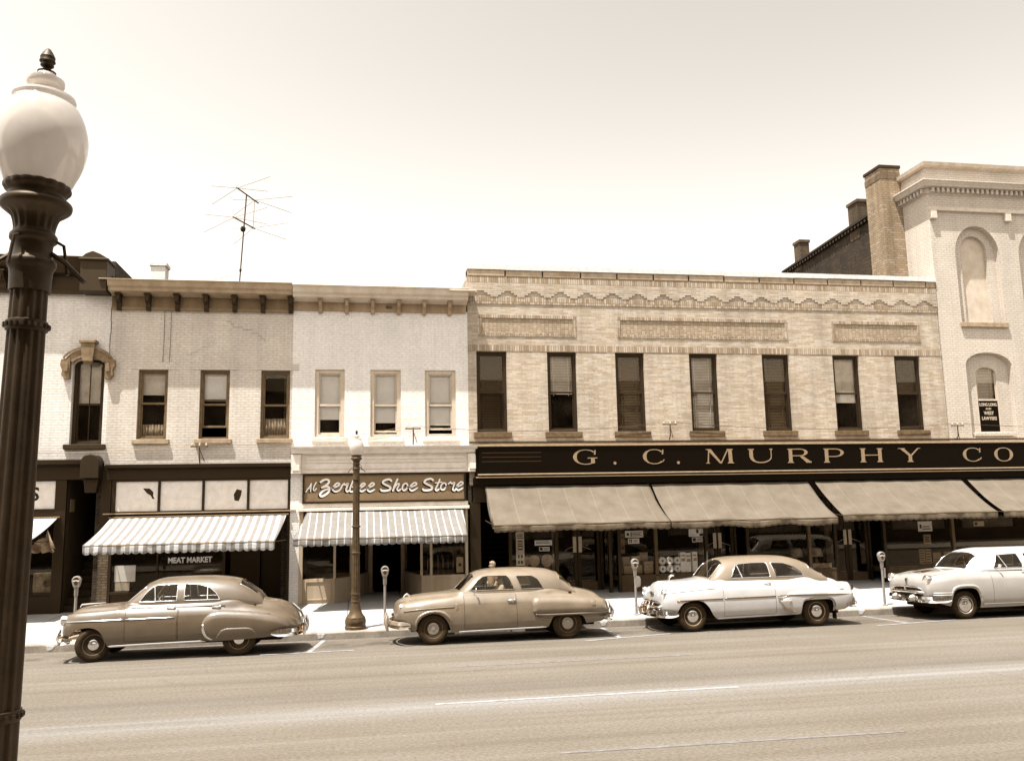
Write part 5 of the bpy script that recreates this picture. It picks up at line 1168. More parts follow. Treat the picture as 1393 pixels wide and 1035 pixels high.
def make_wheel(par, r_, rim_mat, cap_mat, style, w_=.16):
    """one wheel standing at the origin with its outer face towards -y"""
    m = MB(); hw = w_/2
    m.lathe([(r_*.60, -hw*.80), (r_*.66, -hw*.98), (r_*.80, -hw*1.08), (r_*.92, -hw*.95), (r_*.985, -hw*.62), (r_, -hw*.35), (r_, hw*.35), (r_*.985, hw*.62), (r_*.92, hw*.95), (r_*.8, hw*1.05), (r_*.6, hw*.8)], (0, 0, 0), 40, 'y'); rim = MB()
    rim.lathe([(.02, -hw*.45), (r_*.28, -hw*.50), (r_*.36, -hw*.62), (r_*.46, -hw*.40), (r_*.55, -hw*.62), (r_*.59, -hw*.92), (r_*.625, -hw*.95), (r_*.61, -hw*.5), (r_*.6, hw*.7), (.02, hw*.7)], (0, 0, 0), 36, 'y')
    o = rim.build('wheel', rim_mat, None, smooth=True, angle=40); o.parent = par
    t_ = m.build('tyre', M_tyre, None, smooth=True, angle=45); t_.parent = o
    if style != 'bare':
        c = MB(); k = {'small': .36, 'full': .58, 'mid': .44}[style]
        c.lathe([(.001, -hw*1.02), (r_*.10, -hw*1.0), (r_*.14, -hw*.90), (r_*k*.6, -hw*.86), (r_*k*.8, -hw*.88), (r_*k, -hw*.60), (r_*k*.98, -hw*.45)], (0, 0, 0), 28, 'y'); cc = c.build('hubcap', cap_mat, None, smooth=True, angle=50); cc.parent = o
    return o
def section_sweep(mb, path, prof, closed=False):
    """sweep a (out, z) profile along a plan path [(u, y)]"""
    P = []; n = len(path)
    for i, p in enumerate(path):
        a, b = path[max(0, i-1)], path[min(n-1, i+1)]; t_ = Vector((b[0]-a[0], b[1]-a[1])).normalized(); nn = Vector((t_.y, -t_.x))
        L0 = min(i, n-1-i)*math.hypot(path[1][0]-path[0][0], path[1][1]-path[0][1]); k = math.sqrt(min(1.0, .12+L0/.14)); zm = sum(z for _, z in prof)/len(prof)
        P.append([(p[0]+nn.x*o_*k, p[1]+nn.y*o_*k, zm+(z-zm)*k) for o_, z in prof])
    mb.grid(P); k = len(prof)
    mb.add(P[0], [tuple(range(k))]); mb.add(P[-1], [tuple(range(k))])
def mirror_path(h): return h+[(u, -y) for u, y in h[::-1] if abs(y) > 1e-6]
def bumper_prof(z, h, t_=.05): return [(0, z-h/2), (t_*.6, z-h/2-.005), (t_, z-h*.28), (t_*1.12, z), (t_, z+h*.28), (t_*.6, z+h/2), (0, z+h/2-.01), (-.01, z)]
def make_car(sp):
    root = thing('parked_car', sp['label'], 'car', (0, 0, 0), 'cars parked along the far kerb')
    B = Surf(sp['tabs']); G = House(**sp['house']); L = sp['L']; paint, roofp = sp['paint'], sp.get('roofpaint', sp['paint'])
    c0, c1 = sp['cabin']
    def us(u, z): return (u, B.inv(u, z)*SS)
    # ---- body shell
    bot = []; u = 0.0; arcs = sorted(sp['arches'], key=lambda a: a[0][0]); last = 0.0
    for a in arcs:
        bot += densify([(last, 0), (a[0][0], 0)], .05, False)
        sm = catmull(a, 5); bot += [us(max(0, p[0]), p[1]) for p in sm[1:-1]]; last = a[-1][0]
        bot += [(last, 0)] if False else []
    bot += densify([(last, 0), (L, 0)], .05, False)
    top = densify([(L, SS), (c1, SS), (c1, .80*SS), (c0, .80*SS), (c0, SS), (0, SS)], .05, False)
    outline = bot+densify([(L, 0), (L, SS)], .05, False)[1:-1]+top+densify([(0, SS), (0, 0)], .05, False)[1:-1]
    o2 = [outline[0]]
    for p in outline[1:]:
        if math.hypot(p[0]-o2[-1][0], p[1]-o2[-1][1]) > 1e-4: o2.append(p)
    doors = [[us(*p) for p in densify(d, .05)] for d in sp['doors']]
    m = MB(); patch_mesh(m, B.P, o2, doors)
    for u_ in (0, L):
        ring = [B.P(u_, p/SS) for p in [q[1] for q in densify([(0, 0), (0, SS)], .05, False)]]
        m.add(ring+[(p[0], -p[1], p[2]) for p in ring[::-1][1:]], [tuple(range(2*len(ring)-1))])
    body = m.build('body', paint, root, smooth=True, angle=48)
    for d in sp['doors']:
        cu = sum(p[0] for p in d)/len(d); cz = sum(p[1] for p in d)/len(d); k = .007
        ins = [(p[0]+(k if p[0] < cu else -k), p[1]+(k if p[1] < cz else -k)) for p in d]
        for s in (1, -1):
            m = MB(); patch_mesh(m, B.P, [us(*p) for p in densify(ins, .05)], (), sides=(s,)); o = m.build('door', paint, root, smooth=True)
            hx, hz = sp['handles'][sp['doors'].index(d)]; y = B.Y(hx, hz)
            m = MB(); m.tube([(hx-.075, -s*(y-.01), hz), (hx-.07, -s*(y+.03), hz), (hx+.07, -s*(y+.035), hz+.002), (hx+.085, -s*(y+.028), hz)], [.010, .013, .012, .008], 8); m.lathe([(.02, -.012), (.022, .0), (.012, .012)], (hx+.075, -s*(y+.01), hz), 10, 'y'); m.build('door_handle', M_chrome, o, smooth=True)
    m = MB(); m.box(.35, L-.35, -.60, .60, .26, .60); m.box(c0-.02, c0+.04, -.70, .70, .3, .98); m.box(c1-.10, c1-.04, -.62, .62, .3, .98); m.box(c0, c1, -.66, .66, .60, .66); m.build('underbody', M_under, root)
    # ---- roof with pillars, glass
    u0_, u1_ = sp['house']['zr'][0][0], sp['house']['zr'][-1][0]
    def gs(u, z): return (u, G.inv(u, z)*SS)
    side = [densify([gs(*p) for p in catmull(w_, 4, True)] if sp.get('round') else [gs(*p) for p in densify(w_, .06)], .06) for w_ in sp['windows']]
    ua, sa, ub, sb_ = sp['ws']; va, ta, vb, tb = sp['bl']
    o_ = densify([(u0_, 0), (u1_, 0), (u1_, SS), (vb, SS), (vb-.01, tb*SS), (va+.015, ta*SS), (va, SS), (ub, SS), (ub-.01, sb_*SS), (ua+.015, sa*SS), (ua, SS), (u0_, SS)], .05)
    m = MB(); patch_mesh(m, G.P, o_, side, du=.05, dt=.05); rf = m.build('roof', roofp, root, smooth=True, angle=50)
    def inset(p): c_ = Vector((sp['ctr'], 0, 1.15)); q = Vector(p); d_ = (c_-q); d_.z *= .6; return tuple(q+d_.normalized()*.007)
    for w_ in side:
        for s in (1, -1):
            m = MB(); patch_mesh(m, G.P, w_, (), du=.08, dt=.08, sides=(s,)); m.v = [inset(p) for p in m.v]; o = m.build('side_window', M_cglass, root, smooth=True)
            m = MB(); m.tube([tuple(a*b for a, b in zip(G.P(p[0], p[1]/SS), (1, s, 1))) for p in w_], .010, 6, closed=True); m.build('trim', sp.get('wtrim', M_chrome), o, smooth=True)
    for nm, (a, t0_, b, t1_) in (('windshield', sp['ws']), ('rear_window', sp['bl'])):
        lp = densify([(a, SS), (a+.015, t0_*SS), (b-.01, t1_*SS), (b, SS)], .05); m = MB(); patch_mesh(m, G.P, lp, (), du=.06, dt=.06); m.v = [inset(p) for p in m.v]; o = m.build(nm, M_cglass, root, smooth=True)
        h_ = [p for p in densify([(a, SS), (a+.015, t0_*SS), (b-.01, t1_*SS), (b, SS)], .05, False)]; ring = [G.P(p[0], p[1]/SS) for p in h_]; ring = ring+[(p[0], -p[1], p[2]) for p in ring[::-1]]
        m = MB(); m.tube(ring, .010, 6, closed=True); m.build('trim', sp.get('wtrim', M_chrome), o, smooth=True)
    for (uu_, zz_, uv_, zv_) in sp.get('vents', []):
        for s in (1, -1):
            m = MB(); p, q = G.P(*[uu_, G.inv(uu_, zz_)]), G.P(*[uv_, G.inv(uv_, zv_)]); m.tube([(p[0], p[1]*s, p[2]), (q[0], q[1]*s, q[2])], .012, 6); m.build('vent_post', sp.get('wtrim', M_chrome), root)
    # ---- interior
    for (a, b) in sp['seats']:
        m = MB(); m.box(a, a+.50, -.62, .62, .50, .72); m.box(a+.42, b+.06, -.62, .62, .60, 1.08); m.build('seat', M_seat, root, bevel=.05)
    m = MB(); m.box(c0+.06, c0+.34, -.66, .66, .80, 1.02); m.build('dashboard', M_under, root, bevel=.04)
    m = MB(); q = c0+.52; m.tube([(q+.06*math.sin(a)*0+.09*math.sin(a), -.36+.20*math.cos(a), 1.03+.18*math.sin(a)) for a in [2*math.pi*i/20 for i in range(20)]], .013, 6, closed=True); m.tube([(q-.3, -.36, .86), (q, -.36, 1.03)], .02, 6); m.tube([(q, -.55, 1.03), (q, -.17, 1.03)], .011, 6); m.build('steering_wheel', sp.get('wheelmat', M_black), root, smooth=True)
    # ---- raised panels, trim
    for nm, pts, bu, rr_, off, mt, *oz in sp.get('panels', []):
        for s in (1, -1): m = MB(); bulge_panel(m, B, catmull(pts, 4, True) if nm not in ('fuel_door', 'side_spear') else pts, bu, rr_, off, sides=(s,), openz=oz[0] if oz else -9); m.build(nm, mt or paint, root, smooth=True, angle=60)
    for pts, r_, mt in sp.get('trims', []):
        for s in (1, -1):
            q = catmull(pts, 6) if len(pts) > 2 else densify(pts, .08, False); m = MB(); m.tube([(p[0], -s*(B.Y(p[0], p[1])+(p[2] if len(p) > 2 else 0)+.004), p[1]) for p in q], r_, 8); m.build('trim_strip', mt, root, smooth=True)
    # ---- wheels
    wm = make_wheel(root, sp['wr'], sp['rim'], sp['cap'], sp['wstyle']); first = True
    for u_ in sp['wheels']:
        for s in (1, -1):
            w_ = wm if first else copy_tree(wm, root); first = False
            w_.location = (u_, -s*.735, sp['wr']); w_.rotation_euler = (0, 0, (0 if s == 1 else math.pi)+(sp.get('steer', 0) if u_ == sp['wheels'][0] else 0))
    # ---- ends
    for nm, half, z, h, mt in sp['bumpers']:
        m = MB(); section_sweep(m, [(p[0], p[1]) for p in catmull(mirror_path(half), 5)], bumper_prof(z, h)); b_ = m.build('bumper', mt, root, smooth=True, angle=50)
        for gy, gz, gh in sp['guards'].get(nm, []):
            gu = min if nm == 'front' else max; x_ = gu(p[0] for p in half); s = -1 if nm == 'front' else 1
            for q in (-gy, gy):
                m = MB(); m.grid([[(x_+s*(.045+.045*math.sin(math.pi*i/8))*(.5+.5*math.cos(a)), q+.045*math.sin(a)*(.4+.6*math.sin(math.pi*i/8)), gz-gh/2+gh*i/8) for a in [2*math.pi*k/14 for k in range(15)]] for i in range(9)]); m.build('bumper_guard', mt, b_, smooth=True)
    for (u_, y_, z_, r_) in sp['lights']:
        for s in (1, -1):
            m = MB(); m.lathe([(r_*.98, .10), (r_*1.12, .03), (r_*1.14, -.012), (r_*1.02, -.03), (r_*.93, -.02), (r_*.93, .03), (.01, .06)], (u_, -s*y_, z_), 24, 'x'); h_ = m.build('headlight', sp.get('ring', M_chrome), root, smooth=True, angle=50)
            m = MB(); m.lathe([(r_*.94, -.004), (r_*.8, -.012), (r_*.5, -.019), (.005, -.022)], (u_, -s*y_, z_), 20, 'x'); m.build('lens', M_lens, h_, smooth=True)
    for (u_, y_, z_, ry, rz) in sp['tails']:
        for s in (1, -1):
            m = MB(); m.grid([[(u_-.05+.09*math.sin(math.pi*i/12)**.5*(1 if i else 0)*(1 if i < 12 else 0), -s*y_+ry*math.cos(a)*math.sin(math.pi*i/12), z_-rz*math.cos(math.pi*i/12)) for a in [2*math.pi*k/14 for k in range(15)]] for i in range(13)]); m.build('tail_light', M_tail, root, smooth=True)
    for nm, fn, mt in sp.get('extra', []):
        m = MB(); fn(m, B, G); m.build(nm, mt, root, smooth=True, angle=40)
    x_, y_, rz = sp['place']; root.location = (x_, y_, road_z(y_)+.006); root.rotation_euler = (R(-1.56), 0, rz)
    return root
def T(s): return [tuple(float(q) for q in p.split(':')) for p in s.split()]
def mirror_at(m, u, y, z, arm=.14):
    m.tube([(u, -y, z), (u+.01, -y-.05, z+.06), (u+.02, -y-arm, z+.09)], .008, 6); m.lathe([(.01, -.02), (.05, -.01), (.052, .006), (.045, .01)], (u+.03, -y-arm, z+.10), 14, 'x')

P1 = car_paint('dull tan car paint', .165, .38, .10, .65, .10, .22)
def front1(m, B, G):
    for z, h in ((.70, .025), (.60, .025), (.51, .03)): m.tube(catmull([(.16, -.62, z), (.0, -.42, z), (-.03, 0, z), (.0, .42, z), (.16, .62, z)], 5), h, 8)
    for k in range(-5, 6): m.tube([(-.015+.0025*k*k*.4, k*.075, .50), (-.015+.0025*k*k*.4, k*.075, .70)], .010, 5)
car1 = make_car(dict(label='dull tan four-door sedan with skirted rear wheel, parked before the meat market', L=4.55, ctr=2.4, paint=P1,
 tabs=dict(w=T('0:.60 .04:.70 .12:.79 .3:.86 .7:.895 1.3:.90 2.5:.895 3.2:.88 3.9:.85 4.25:.78 4.45:.66 4.55:.55'), zb=T('0:.47 .1:.42 .3:.36 .5:.33 .9:.29 2.6:.31 3:.31 3.8:.33 4.2:.36 4.55:.44'),
  zt=T('0:.74 .03:.82 .1:.90 .3:.94 .75:.965 1.2:.985 2.2:.98 2.8:.975 3.25:.94 3.64:.91 3.94:.86 4.24:.77 4.4:.68 4.55:.56'), wt=T('0:.52 .1:.66 .3:.72 .7:.76 1.2:.78 2.2:.79 3:.78 3.6:.74 4.2:.64 4.4:.56 4.55:.45'),
  yv=T('0:.36 .2:.46 1:.58 1.3:.74 3.2:.74 3.7:.62 4.2:.52 4.55:.36'), zv=T('0:.74 .07:.84 .2:.90 1:.95 1.25:1.03 3.1:1.04 3.5:.97 3.9:.90 4.24:.78 4.4:.68 4.55:.56'),
  yh=T('0:.25 .2:.32 1:.42 1.25:.70 3.2:.70 3.7:.50 4.2:.40 4.55:.25'), zh=T('0:.75 .05:.86 .15:.95 .4:1.0 1:1.03 1.25:1.085 3.1:1.085 3.7:1.04 4.1:.95 4.3:.83 4.45:.68 4.55:.56'),
  zc=T('0:.76 .04:.87 .13:.98 .25:1.02 .5:1.05 .84:1.07 1.13:1.09 1.3:1.10 3.1:1.10 3.78:1.08 3.96:1.05 4.23:.98 4.38:.87 4.5:.72 4.55:.57')),
 cabin=(1.2, 3.72), arches=[T('.14:.41 .20:.50 .32:.61 .53:.66 .71:.62 .82:.50 .90:.29')],
 doors=[T('1.22:.36 2.20:.35 2.20:1.0 1.22:.99'), T('2.215:.35 2.62:.35 2.66:.6 2.78:.83 3.08:.94 3.08:.985 2.215:1.0')], handles=[(2.06, .985), (2.92, .965)],
 house=dict(zr=T('1.10:1.06 1.15:1.10 1.43:1.37 1.57:1.48 1.82:1.55 2.26:1.565 2.72:1.56 3.03:1.53 3.26:1.485 3.42:1.41 3.55:1.32 3.78:1.09 3.80:1.05'), wb=T('1.10:.62 1.25:.71 1.6:.75 2.8:.75 3.3:.71 3.6:.63 3.8:.54'), zb=.97, n=3.2, tum=.12),
 windows=[T('1.43:1.105 1.57:1.30 1.66:1.38 1.76:1.415 2.14:1.425 2.15:1.105'), T('2.29:1.105 2.28:1.425 2.57:1.40 2.77:1.335 2.90:1.23 2.98:1.105')],
 ws=(1.16, .56, 1.52, .62), bl=(3.33, .56, 3.68, .52), vents=[(1.74, 1.11, 1.69, 1.385), (2.74, 1.11, 2.72, 1.35)], seats=[(1.75, 2.30), (2.70, 3.20)], wheelmat=M_cream,
 panels=[('rear_fender', T('3.15:.90 2.88:.875 2.73:.78 2.665:.62 2.68:.46 2.80:.325 3.0:.31 3.71:.33 4.1:.365 4.36:.46 4.36:.58 4.22:.71 3.94:.80 3.6:.86'), .065, .16, 0, P1, .42),
  ('fender_skirt', T('3.0:.325 3.0:.45 3.10:.545 3.36:.56 3.62:.545 3.71:.45 3.71:.335'), .014, .03, .068, P1, .36),
  ('stone_guard', T('2.68:.64 2.73:.64 2.75:.52 2.82:.41 2.96:.325 2.84:.315 2.73:.40 2.675:.52'), .03, .03, .040, M_chrome)],
 trims=[(T('.05:.775 .6:.785 1.2:.79'), .011, M_chrome), (T('1.23:.79 2.15:.80'), .011, M_chrome), (T('.92:.285 1.6:.30 2.75:.315'), .024, M_chrome), (T('3.82:.80 3.98:.79'), .006, M_under), (T('1.3:1.005 2.2:1.01 3.1:.985'), .008, P1)],
 wheels=[.62, 3.385], wr=.325, rim=P1, cap=M_chrome, wstyle='small', steer=R(24),
 bumpers=[('front', T('.24:-.90 .02:-.84 -.07:-.55 -.10:0'), .415, .14, M_chrome), ('rear', T('4.02:.93 4.40:.86 4.56:.55 4.60:0'), .42, .15, M_chrome)], guards=dict(front=[(.34, .45, .30)], rear=[(.34, .48, .34)]),
 lights=[(.03, .66, .80, .09)], tails=[(4.42, .60, .66, .05, .09)],
 extra=[('grille', front1, M_chrome), ('hood_ornament', lambda m, B, G: m.tube([(.13, 0, 1.0), (.16, 0, 1.045), (.32, 0, 1.06), (.62, 0, 1.075)], [.012, .022, .018, .006], 8), M_chrome),
  ('trunk_handle', lambda m, B, G: (m.tube([(4.36, 0, .93), (4.50, 0, .80), (4.56, 0, .70), (4.58, 0, .60)], .022, 8), m.box(4.54, 4.60, -.16, .16, .52, .66)), M_chrome)],
 place=(-5.75, 19.46, R(-.6))))

P2 = car_paint('faded tan car paint', .255, .34, .12, .65, .25, .46)
def arch_cap(m, B, G): pass
car2 = make_car(dict(label='faded tan two-door coupe with bulging rear fenders and a driver inside', L=4.70, ctr=2.6, paint=P2,
 tabs=dict(w=T('0:.42 .03:.55 .1:.68 .25:.79 .6:.87 1.3:.885 2.6:.88 3.4:.86 4.2:.84 4.5:.79 4.63:.72 4.70:.62'), zb=T('0:.52 .08:.46 .2:.40 .35:.30 .5:.27 1.2:.235 3.2:.255 3.45:.30 4.1:.31 4.5:.34 4.70:.42'),
  zt=T('0:.66 .03:.76 .08:.84 .3:.885 .7:.93 1.3:.97 1.44:.985 2.4:.985 3.0:.97 3.6:.94 4.2:.89 4.5:.83 4.63:.77 4.70:.62'), wt=T('0:.32 .1:.52 .3:.64 .7:.72 1.4:.76 2.5:.77 3.4:.74 4.2:.70 4.5:.68 4.63:.64 4.70:.5'),
  yv=T('0:.24 .15:.36 .5:.50 1.2:.62 1.42:.73 3.3:.72 3.8:.58 4.3:.52 4.6:.50 4.70:.4'), zv=T('0:.66 .05:.78 .12:.86 .4:.92 1.2:.985 1.42:1.02 3.3:1.02 3.8:.95 4.2:.885 4.5:.80 4.63:.73 4.70:.60'),
  yh=T('0:.15 .15:.22 .5:.36 1.2:.48 1.42:.69 3.3:.67 3.8:.46 4.3:.40 4.7:.3'), zh=T('0:.67 .04:.79 .1:.86 .25:.93 .5:.975 1.2:1.03 1.42:1.06 3.3:1.06 3.95:1.035 4.3:.955 4.6:.80 4.70:.60'),
  zc=T('0:.68 .03:.80 .08:.87 .15:.92 .25:.955 .5:1.005 .92:1.035 1.38:1.06 3.4:1.06 3.95:1.055 4.18:1.015 4.51:.92 4.64:.80 4.70:.61')),
 cabin=(1.40, 3.90), arches=[T('.44:.28 .47:.44 .58:.58 .78:.645 .97:.60 1.10:.46 1.18:.24'), T('3.29:.26 3.33:.36 3.42:.49 3.72:.515 4.0:.49 4.08:.42 4.14:.31')],
 doors=[T('1.46:.30 2.60:.29 2.585:.99 1.45:.99')], handles=[(2.47, .86)],
 house=dict(zr=T('1.33:1.05 1.38:1.085 1.69:1.39 1.86:1.47 2.19:1.515 2.71:1.52 3.33:1.48 3.57:1.41 3.72:1.32 3.95:1.07 3.98:1.05'), wb=T('1.33:.62 1.5:.71 1.9:.75 2.9:.74 3.4:.68 3.7:.58 3.98:.52'), zb=.95, n=3.2, tum=.12),
 windows=[T('1.60:1.075 1.78:1.28 1.90:1.355 2.0:1.37 2.42:1.365 2.48:1.30 2.57:1.075'), T('2.73:1.075 2.62:1.35 2.98:1.345 3.10:1.275 3.22:1.075')],
 ws=(1.37, .52, 1.72, .60), bl=(3.60, .37, 3.88, .34), seats=[(1.95, 2.52), (2.9, 3.4)], wtrim=P2,
 panels=[('rear_fender', T('3.1:.915 2.99:.89 2.925:.80 2.93:.68 2.98:.555 3.4:.53 4.0:.53 4.62:.535 4.62:.66 4.57:.78 4.45:.835 4.0:.885 3.5:.915'), .085, .14, 0, P2),
  ('fender_lip', T('.40:.40 .46:.58 .60:.68 .80:.72 1.02:.69 1.16:.56 1.22:.36 1.18:.30 1.14:.46 .98:.61 .78:.655 .60:.60 .48:.46 .455:.33'), .03, .05, 0, P2), ('fuel_door', T('4.22:.66 4.34:.67 4.34:.79 4.22:.79'), .006, .012, .086, P2), ('vent_door', T('1.26:.69 1.33:.69 1.33:.83 1.26:.83'), .004, .01, 0, P2)],
 trims=[(T('2.99:.545:.03 3.3:.53:.045 4.0:.53:.045 4.62:.53:.03'), .024, P2), (T('1.34:.245 2.2:.258 3.27:.268'), .020, M_chrome), (T('.18:.70 .5:.735 1.0:.76 1.24:.765'), .012, P2), (T('3.0:.50 3.2:.43 3.3:.44'), .018, P2)],
 wheels=[.80, 3.71], wr=.325, rim=plain('dusty wheel paint', .14, .6, .3, 9), cap=plain('dull hubcap', .45, .3, .1, 9, metal=.5, d=.7), wstyle='mid',
 bumpers=[('front', T('.32:-.84 .10:-.82 -.02:-.6 -.10:-.3 -.12:0'), .42, .15, plain('worn bright bumper', .62, .3, .1, 8, metal=.7)), ('rear', T('4.48:.86 4.70:.80 4.78:.5 4.80:0'), .42, .13, M_chrome)], guards=dict(front=[(.36, .44, .34)], rear=[(.36, .50, .26)]),
 lights=[(.13, .60, .76, .085)], tails=[(4.66, .66, .66, .045, .11)],
 extra=[('grille', lambda m, B, G: [m.tube(catmull([(.12, -.52, z), (-.01, -.25, z), (-.03, 0, z), (-.01, .25, z), (.12, .52, z)], 5), .022, 8) for z in (.50, .58)], M_chrome),
  ('hood_ornament', lambda m, B, G: m.tube([(.20, 0, .93), (.25, 0, .99), (.29, 0, 1.01), (.36, 0, .975)], [.012, .02, .034, .008], 8), M_chrome), ('mirror', lambda m, B, G: mirror_at(m, 1.68, B.Y(1.68, .97)-.03, 1.0), M_chrome)],
 place=(.74, 19.66, R(.1))))
drv = person('driver in a light shirt sitting at the wheel of the tan coupe', (.74+2.28, 19.30, .60), R(180), SIT, M_shirt, M_trou, 'hair', M_hair, .92)

P3 = car_paint('white car paint', .55, .30, .04, 1.0, .18, .9); P3r = car_paint('tan roof paint', .27, .30, .06, .8, 0, .46)
def grille3(m, B, G):
    m.tube(catmull([(.06, -.66, .60), (-.03, -.40, .64), (-.06, 0, .655), (-.03, .40, .64), (.06, .66, .60)], 5), .028, 8); m.tube(catmull([(.10, -.66, .53), (-.04, -.40, .535), (-.07, 0, .535), (-.04, .40, .535), (.10, .66, .53)], 5), .038, 10)
    for y in (-.24, 0, .24): m.grid([[(-.06-.05*math.sin(math.pi*i/8)*(.5+.5*math.cos(a)), y+.045*math.sin(a)*(.4+.6*math.sin(math.pi*i/8)), .50+.15*i/8) for a in [2*math.pi*k/12 for k in range(13)]] for i in range(9)])
    for y in (-.58, .58): m.lathe([(.02, -.10), (.055, -.07), (.06, .0), (.05, .05)], (.02, y, .535), 16, 'x')
car3 = make_car(dict(label='white two-door car with tan roof and toothed chrome grille', L=4.66, ctr=2.6, paint=P3, roofpaint=P3r,
 tabs=dict(w=T('0:.70 .03:.77 .12:.83 .3:.88 .8:.90 2.5:.90 3.4:.89 4.2:.87 4.5:.83 4.62:.76 4.66:.70'), zb=T('0:.46 .1:.40 .3:.36 .5:.30 1.1:.25 2.8:.275 3.2:.29 4.1:.33 4.4:.36 4.66:.50'),
  zt=T('0:.74 .02:.84 .07:.91 .2:.935 .75:.96 1.35:1.05 1.6:1.06 2.4:1.05 2.7:1.02 3.5:1.02 4.0:.985 4.4:.975 4.55:.955 4.62:.88 4.66:.72'), wt=T('0:.60 .07:.67 .3:.71 .8:.74 1.4:.77 2.5:.77 3.5:.75 4.2:.74 4.5:.70 4.62:.64 4.66:.58'),
  yv=T('0:.42 .1:.50 .6:.56 1.2:.66 1.4:.735 3.4:.72 3.9:.60 4.3:.56 4.66:.46'), zv=T('0:.73 .04:.83 .1:.89 .4:.95 1.2:1.06 1.4:1.075 3.5:1.07 3.95:.985 4.3:.94 4.5:.90 4.6:.82 4.66:.70'),
  yh=T('0:.30 .1:.36 .6:.44 1.2:.50 1.4:.70 3.4:.67 3.9:.46 4.3:.42 4.66:.34'), zh=T('0:.74 .03:.85 .07:.94 .15:1.02 .3:1.055 .8:1.085 1.25:1.12 1.5:1.10 3.6:1.10 4.1:1.065 4.4:.99 4.55:.88 4.66:.70'),
  zc=T('0:.75 .02:.86 .05:.96 .09:1.05 .16:1.09 .4:1.10 .8:1.115 1.25:1.15 1.5:1.12 3.6:1.12 4.1:1.10 4.34:1.06 4.52:.98 4.62:.84 4.66:.71')),
 cabin=(1.36, 4.02), arches=[T('.27:.36 .33:.52 .44:.635 .68:.685 .88:.655 1.02:.53 1.12:.36 1.24:.25'), T('3.27:.29 3.285:.46 3.33:.565 3.45:.60 3.9:.605 4.02:.57 4.06:.48 4.075:.33')],
 doors=[T('1.39:.31 2.64:.315 2.645:1.04 1.375:1.04')], handles=[(2.48, 1.0)],
 house=dict(zr=T('1.14:1.11 1.20:1.16 1.51:1.51 1.72:1.58 2.01:1.61 2.62:1.615 3.05:1.60 3.25:1.575 3.57:1.49 3.82:1.35 4.13:1.12 4.16:1.09'), wb=T('1.14:.60 1.35:.71 1.7:.76 3.0:.75 3.5:.69 3.9:.58 4.16:.52'), zb=1.0, n=3.3, tum=.13),
 windows=[T('1.66:1.135 1.75:1.31 1.82:1.40 1.90:1.44 2.25:1.46 2.60:1.455 2.62:1.135'), T('2.76:1.135 2.70:1.45 3.02:1.435 3.26:1.35 3.42:1.24 3.47:1.135')],
 ws=(1.20, .50, 1.56, .56), bl=(3.68, .36, 4.05, .31), vents=[(1.93, 1.14, 1.86, 1.41)], seats=[(1.9, 2.50), (2.95, 3.50)],
 panels=[('rear_fender', T('2.90:.73 2.80:.66 2.79:.5 2.86:.38 3.0:.31 3.22:.30 3.25:.46 3.30:.60 3.45:.64 3.9:.645 4.04:.60 4.1:.48 4.12:.36 4.45:.44 4.60:.6 4.60:.74 4.4:.80 3.9:.83 3.3:.82 3.02:.80'), .045, .14, 0, P3, .645),
  ('side_spear', T('2.70:.615 3.0:.615 2.965:.56 2.975:.50 3.01:.43 3.07:.37 3.14:.335 3.02:.33 2.93:.36 2.84:.42 2.77:.49 2.73:.55'), .012, .02, .064, plain('pale side trim', .46, .4, .08, 9, coat=.4, d=.7)), ('fuel_door', T('4.22:.78 4.36:.78 4.36:.92 4.22:.92'), .010, .012, .02, P3)],
 trims=[(T('.28:.685 1.0:.70 1.36:.705'), .013, plain('aged trim', .30, .3, .1, 9, metal=.6)), (T('1.40:.707 2.63:.715'), .013, MATS['aged trim']), (T('2.67:.72:.02 3.2:.725:.045 4.0:.71:.045 4.62:.69:.02'), .013, MATS['aged trim']), (T('1.25:.265 2.0:.28 3.22:.30'), .018, P3), (T('.15:.86 .6:.885 1.2:.93'), .006, M_sill)],
 wheels=[.66, 3.66], wr=.335, rim=plain('painted steel rim', .34, .4, .1, 9, coat=.4), cap=M_chrome, wstyle='mid',
 bumpers=[('front', T('.30:-.90 .06:-.86 -.08:-.6 -.15:-.3 -.17:0'), .40, .15, M_chrome), ('rear', T('4.40:.90 4.66:.84 4.76:.5 4.80:0'), .46, .13, M_chrome)], guards=dict(front=[(.30, .46, .26)], rear=[(.4, .52, .22)]),
 lights=[(.045, .665, .83, .095)], tails=[(4.62, .70, .84, .05, .08)],
 extra=[('grille', grille3, M_chrome), ('grille_opening', lambda m, B, G: m.prism([(-.60, .53), (-.5, .62), (-.2, .66), (.2, .66), (.5, .62), (.60, .53), (.5, .46), (-.5, .46)], -.004, .01, 'x'), M_rubber),
  ('hood_ornament', lambda m, B, G: m.tube([(.42, 0, 1.10), (.44, 0, 1.17), (.50, 0, 1.21), (.56, 0, 1.20)], [.02, .03, .03, .01], 8), M_chrome), ('radio_antenna', lambda m, B, G: m.tube([(1.12, -.62, 1.05), (1.16, -.62, 1.75)], .006, 5), M_chrome),
  ('emblem', lambda m, B, G: m.prism([(-.09, .80), (.09, .80), (.12, .83), (.0, .86), (-.12, .83)], -.02, .03, 'x'), M_chrome), ('mud_flap', lambda m, B, G: m.box(4.12, 4.14, -.82, -.66, .15, .36), M_rubber)],
 place=(6.71, 19.82, 0)))

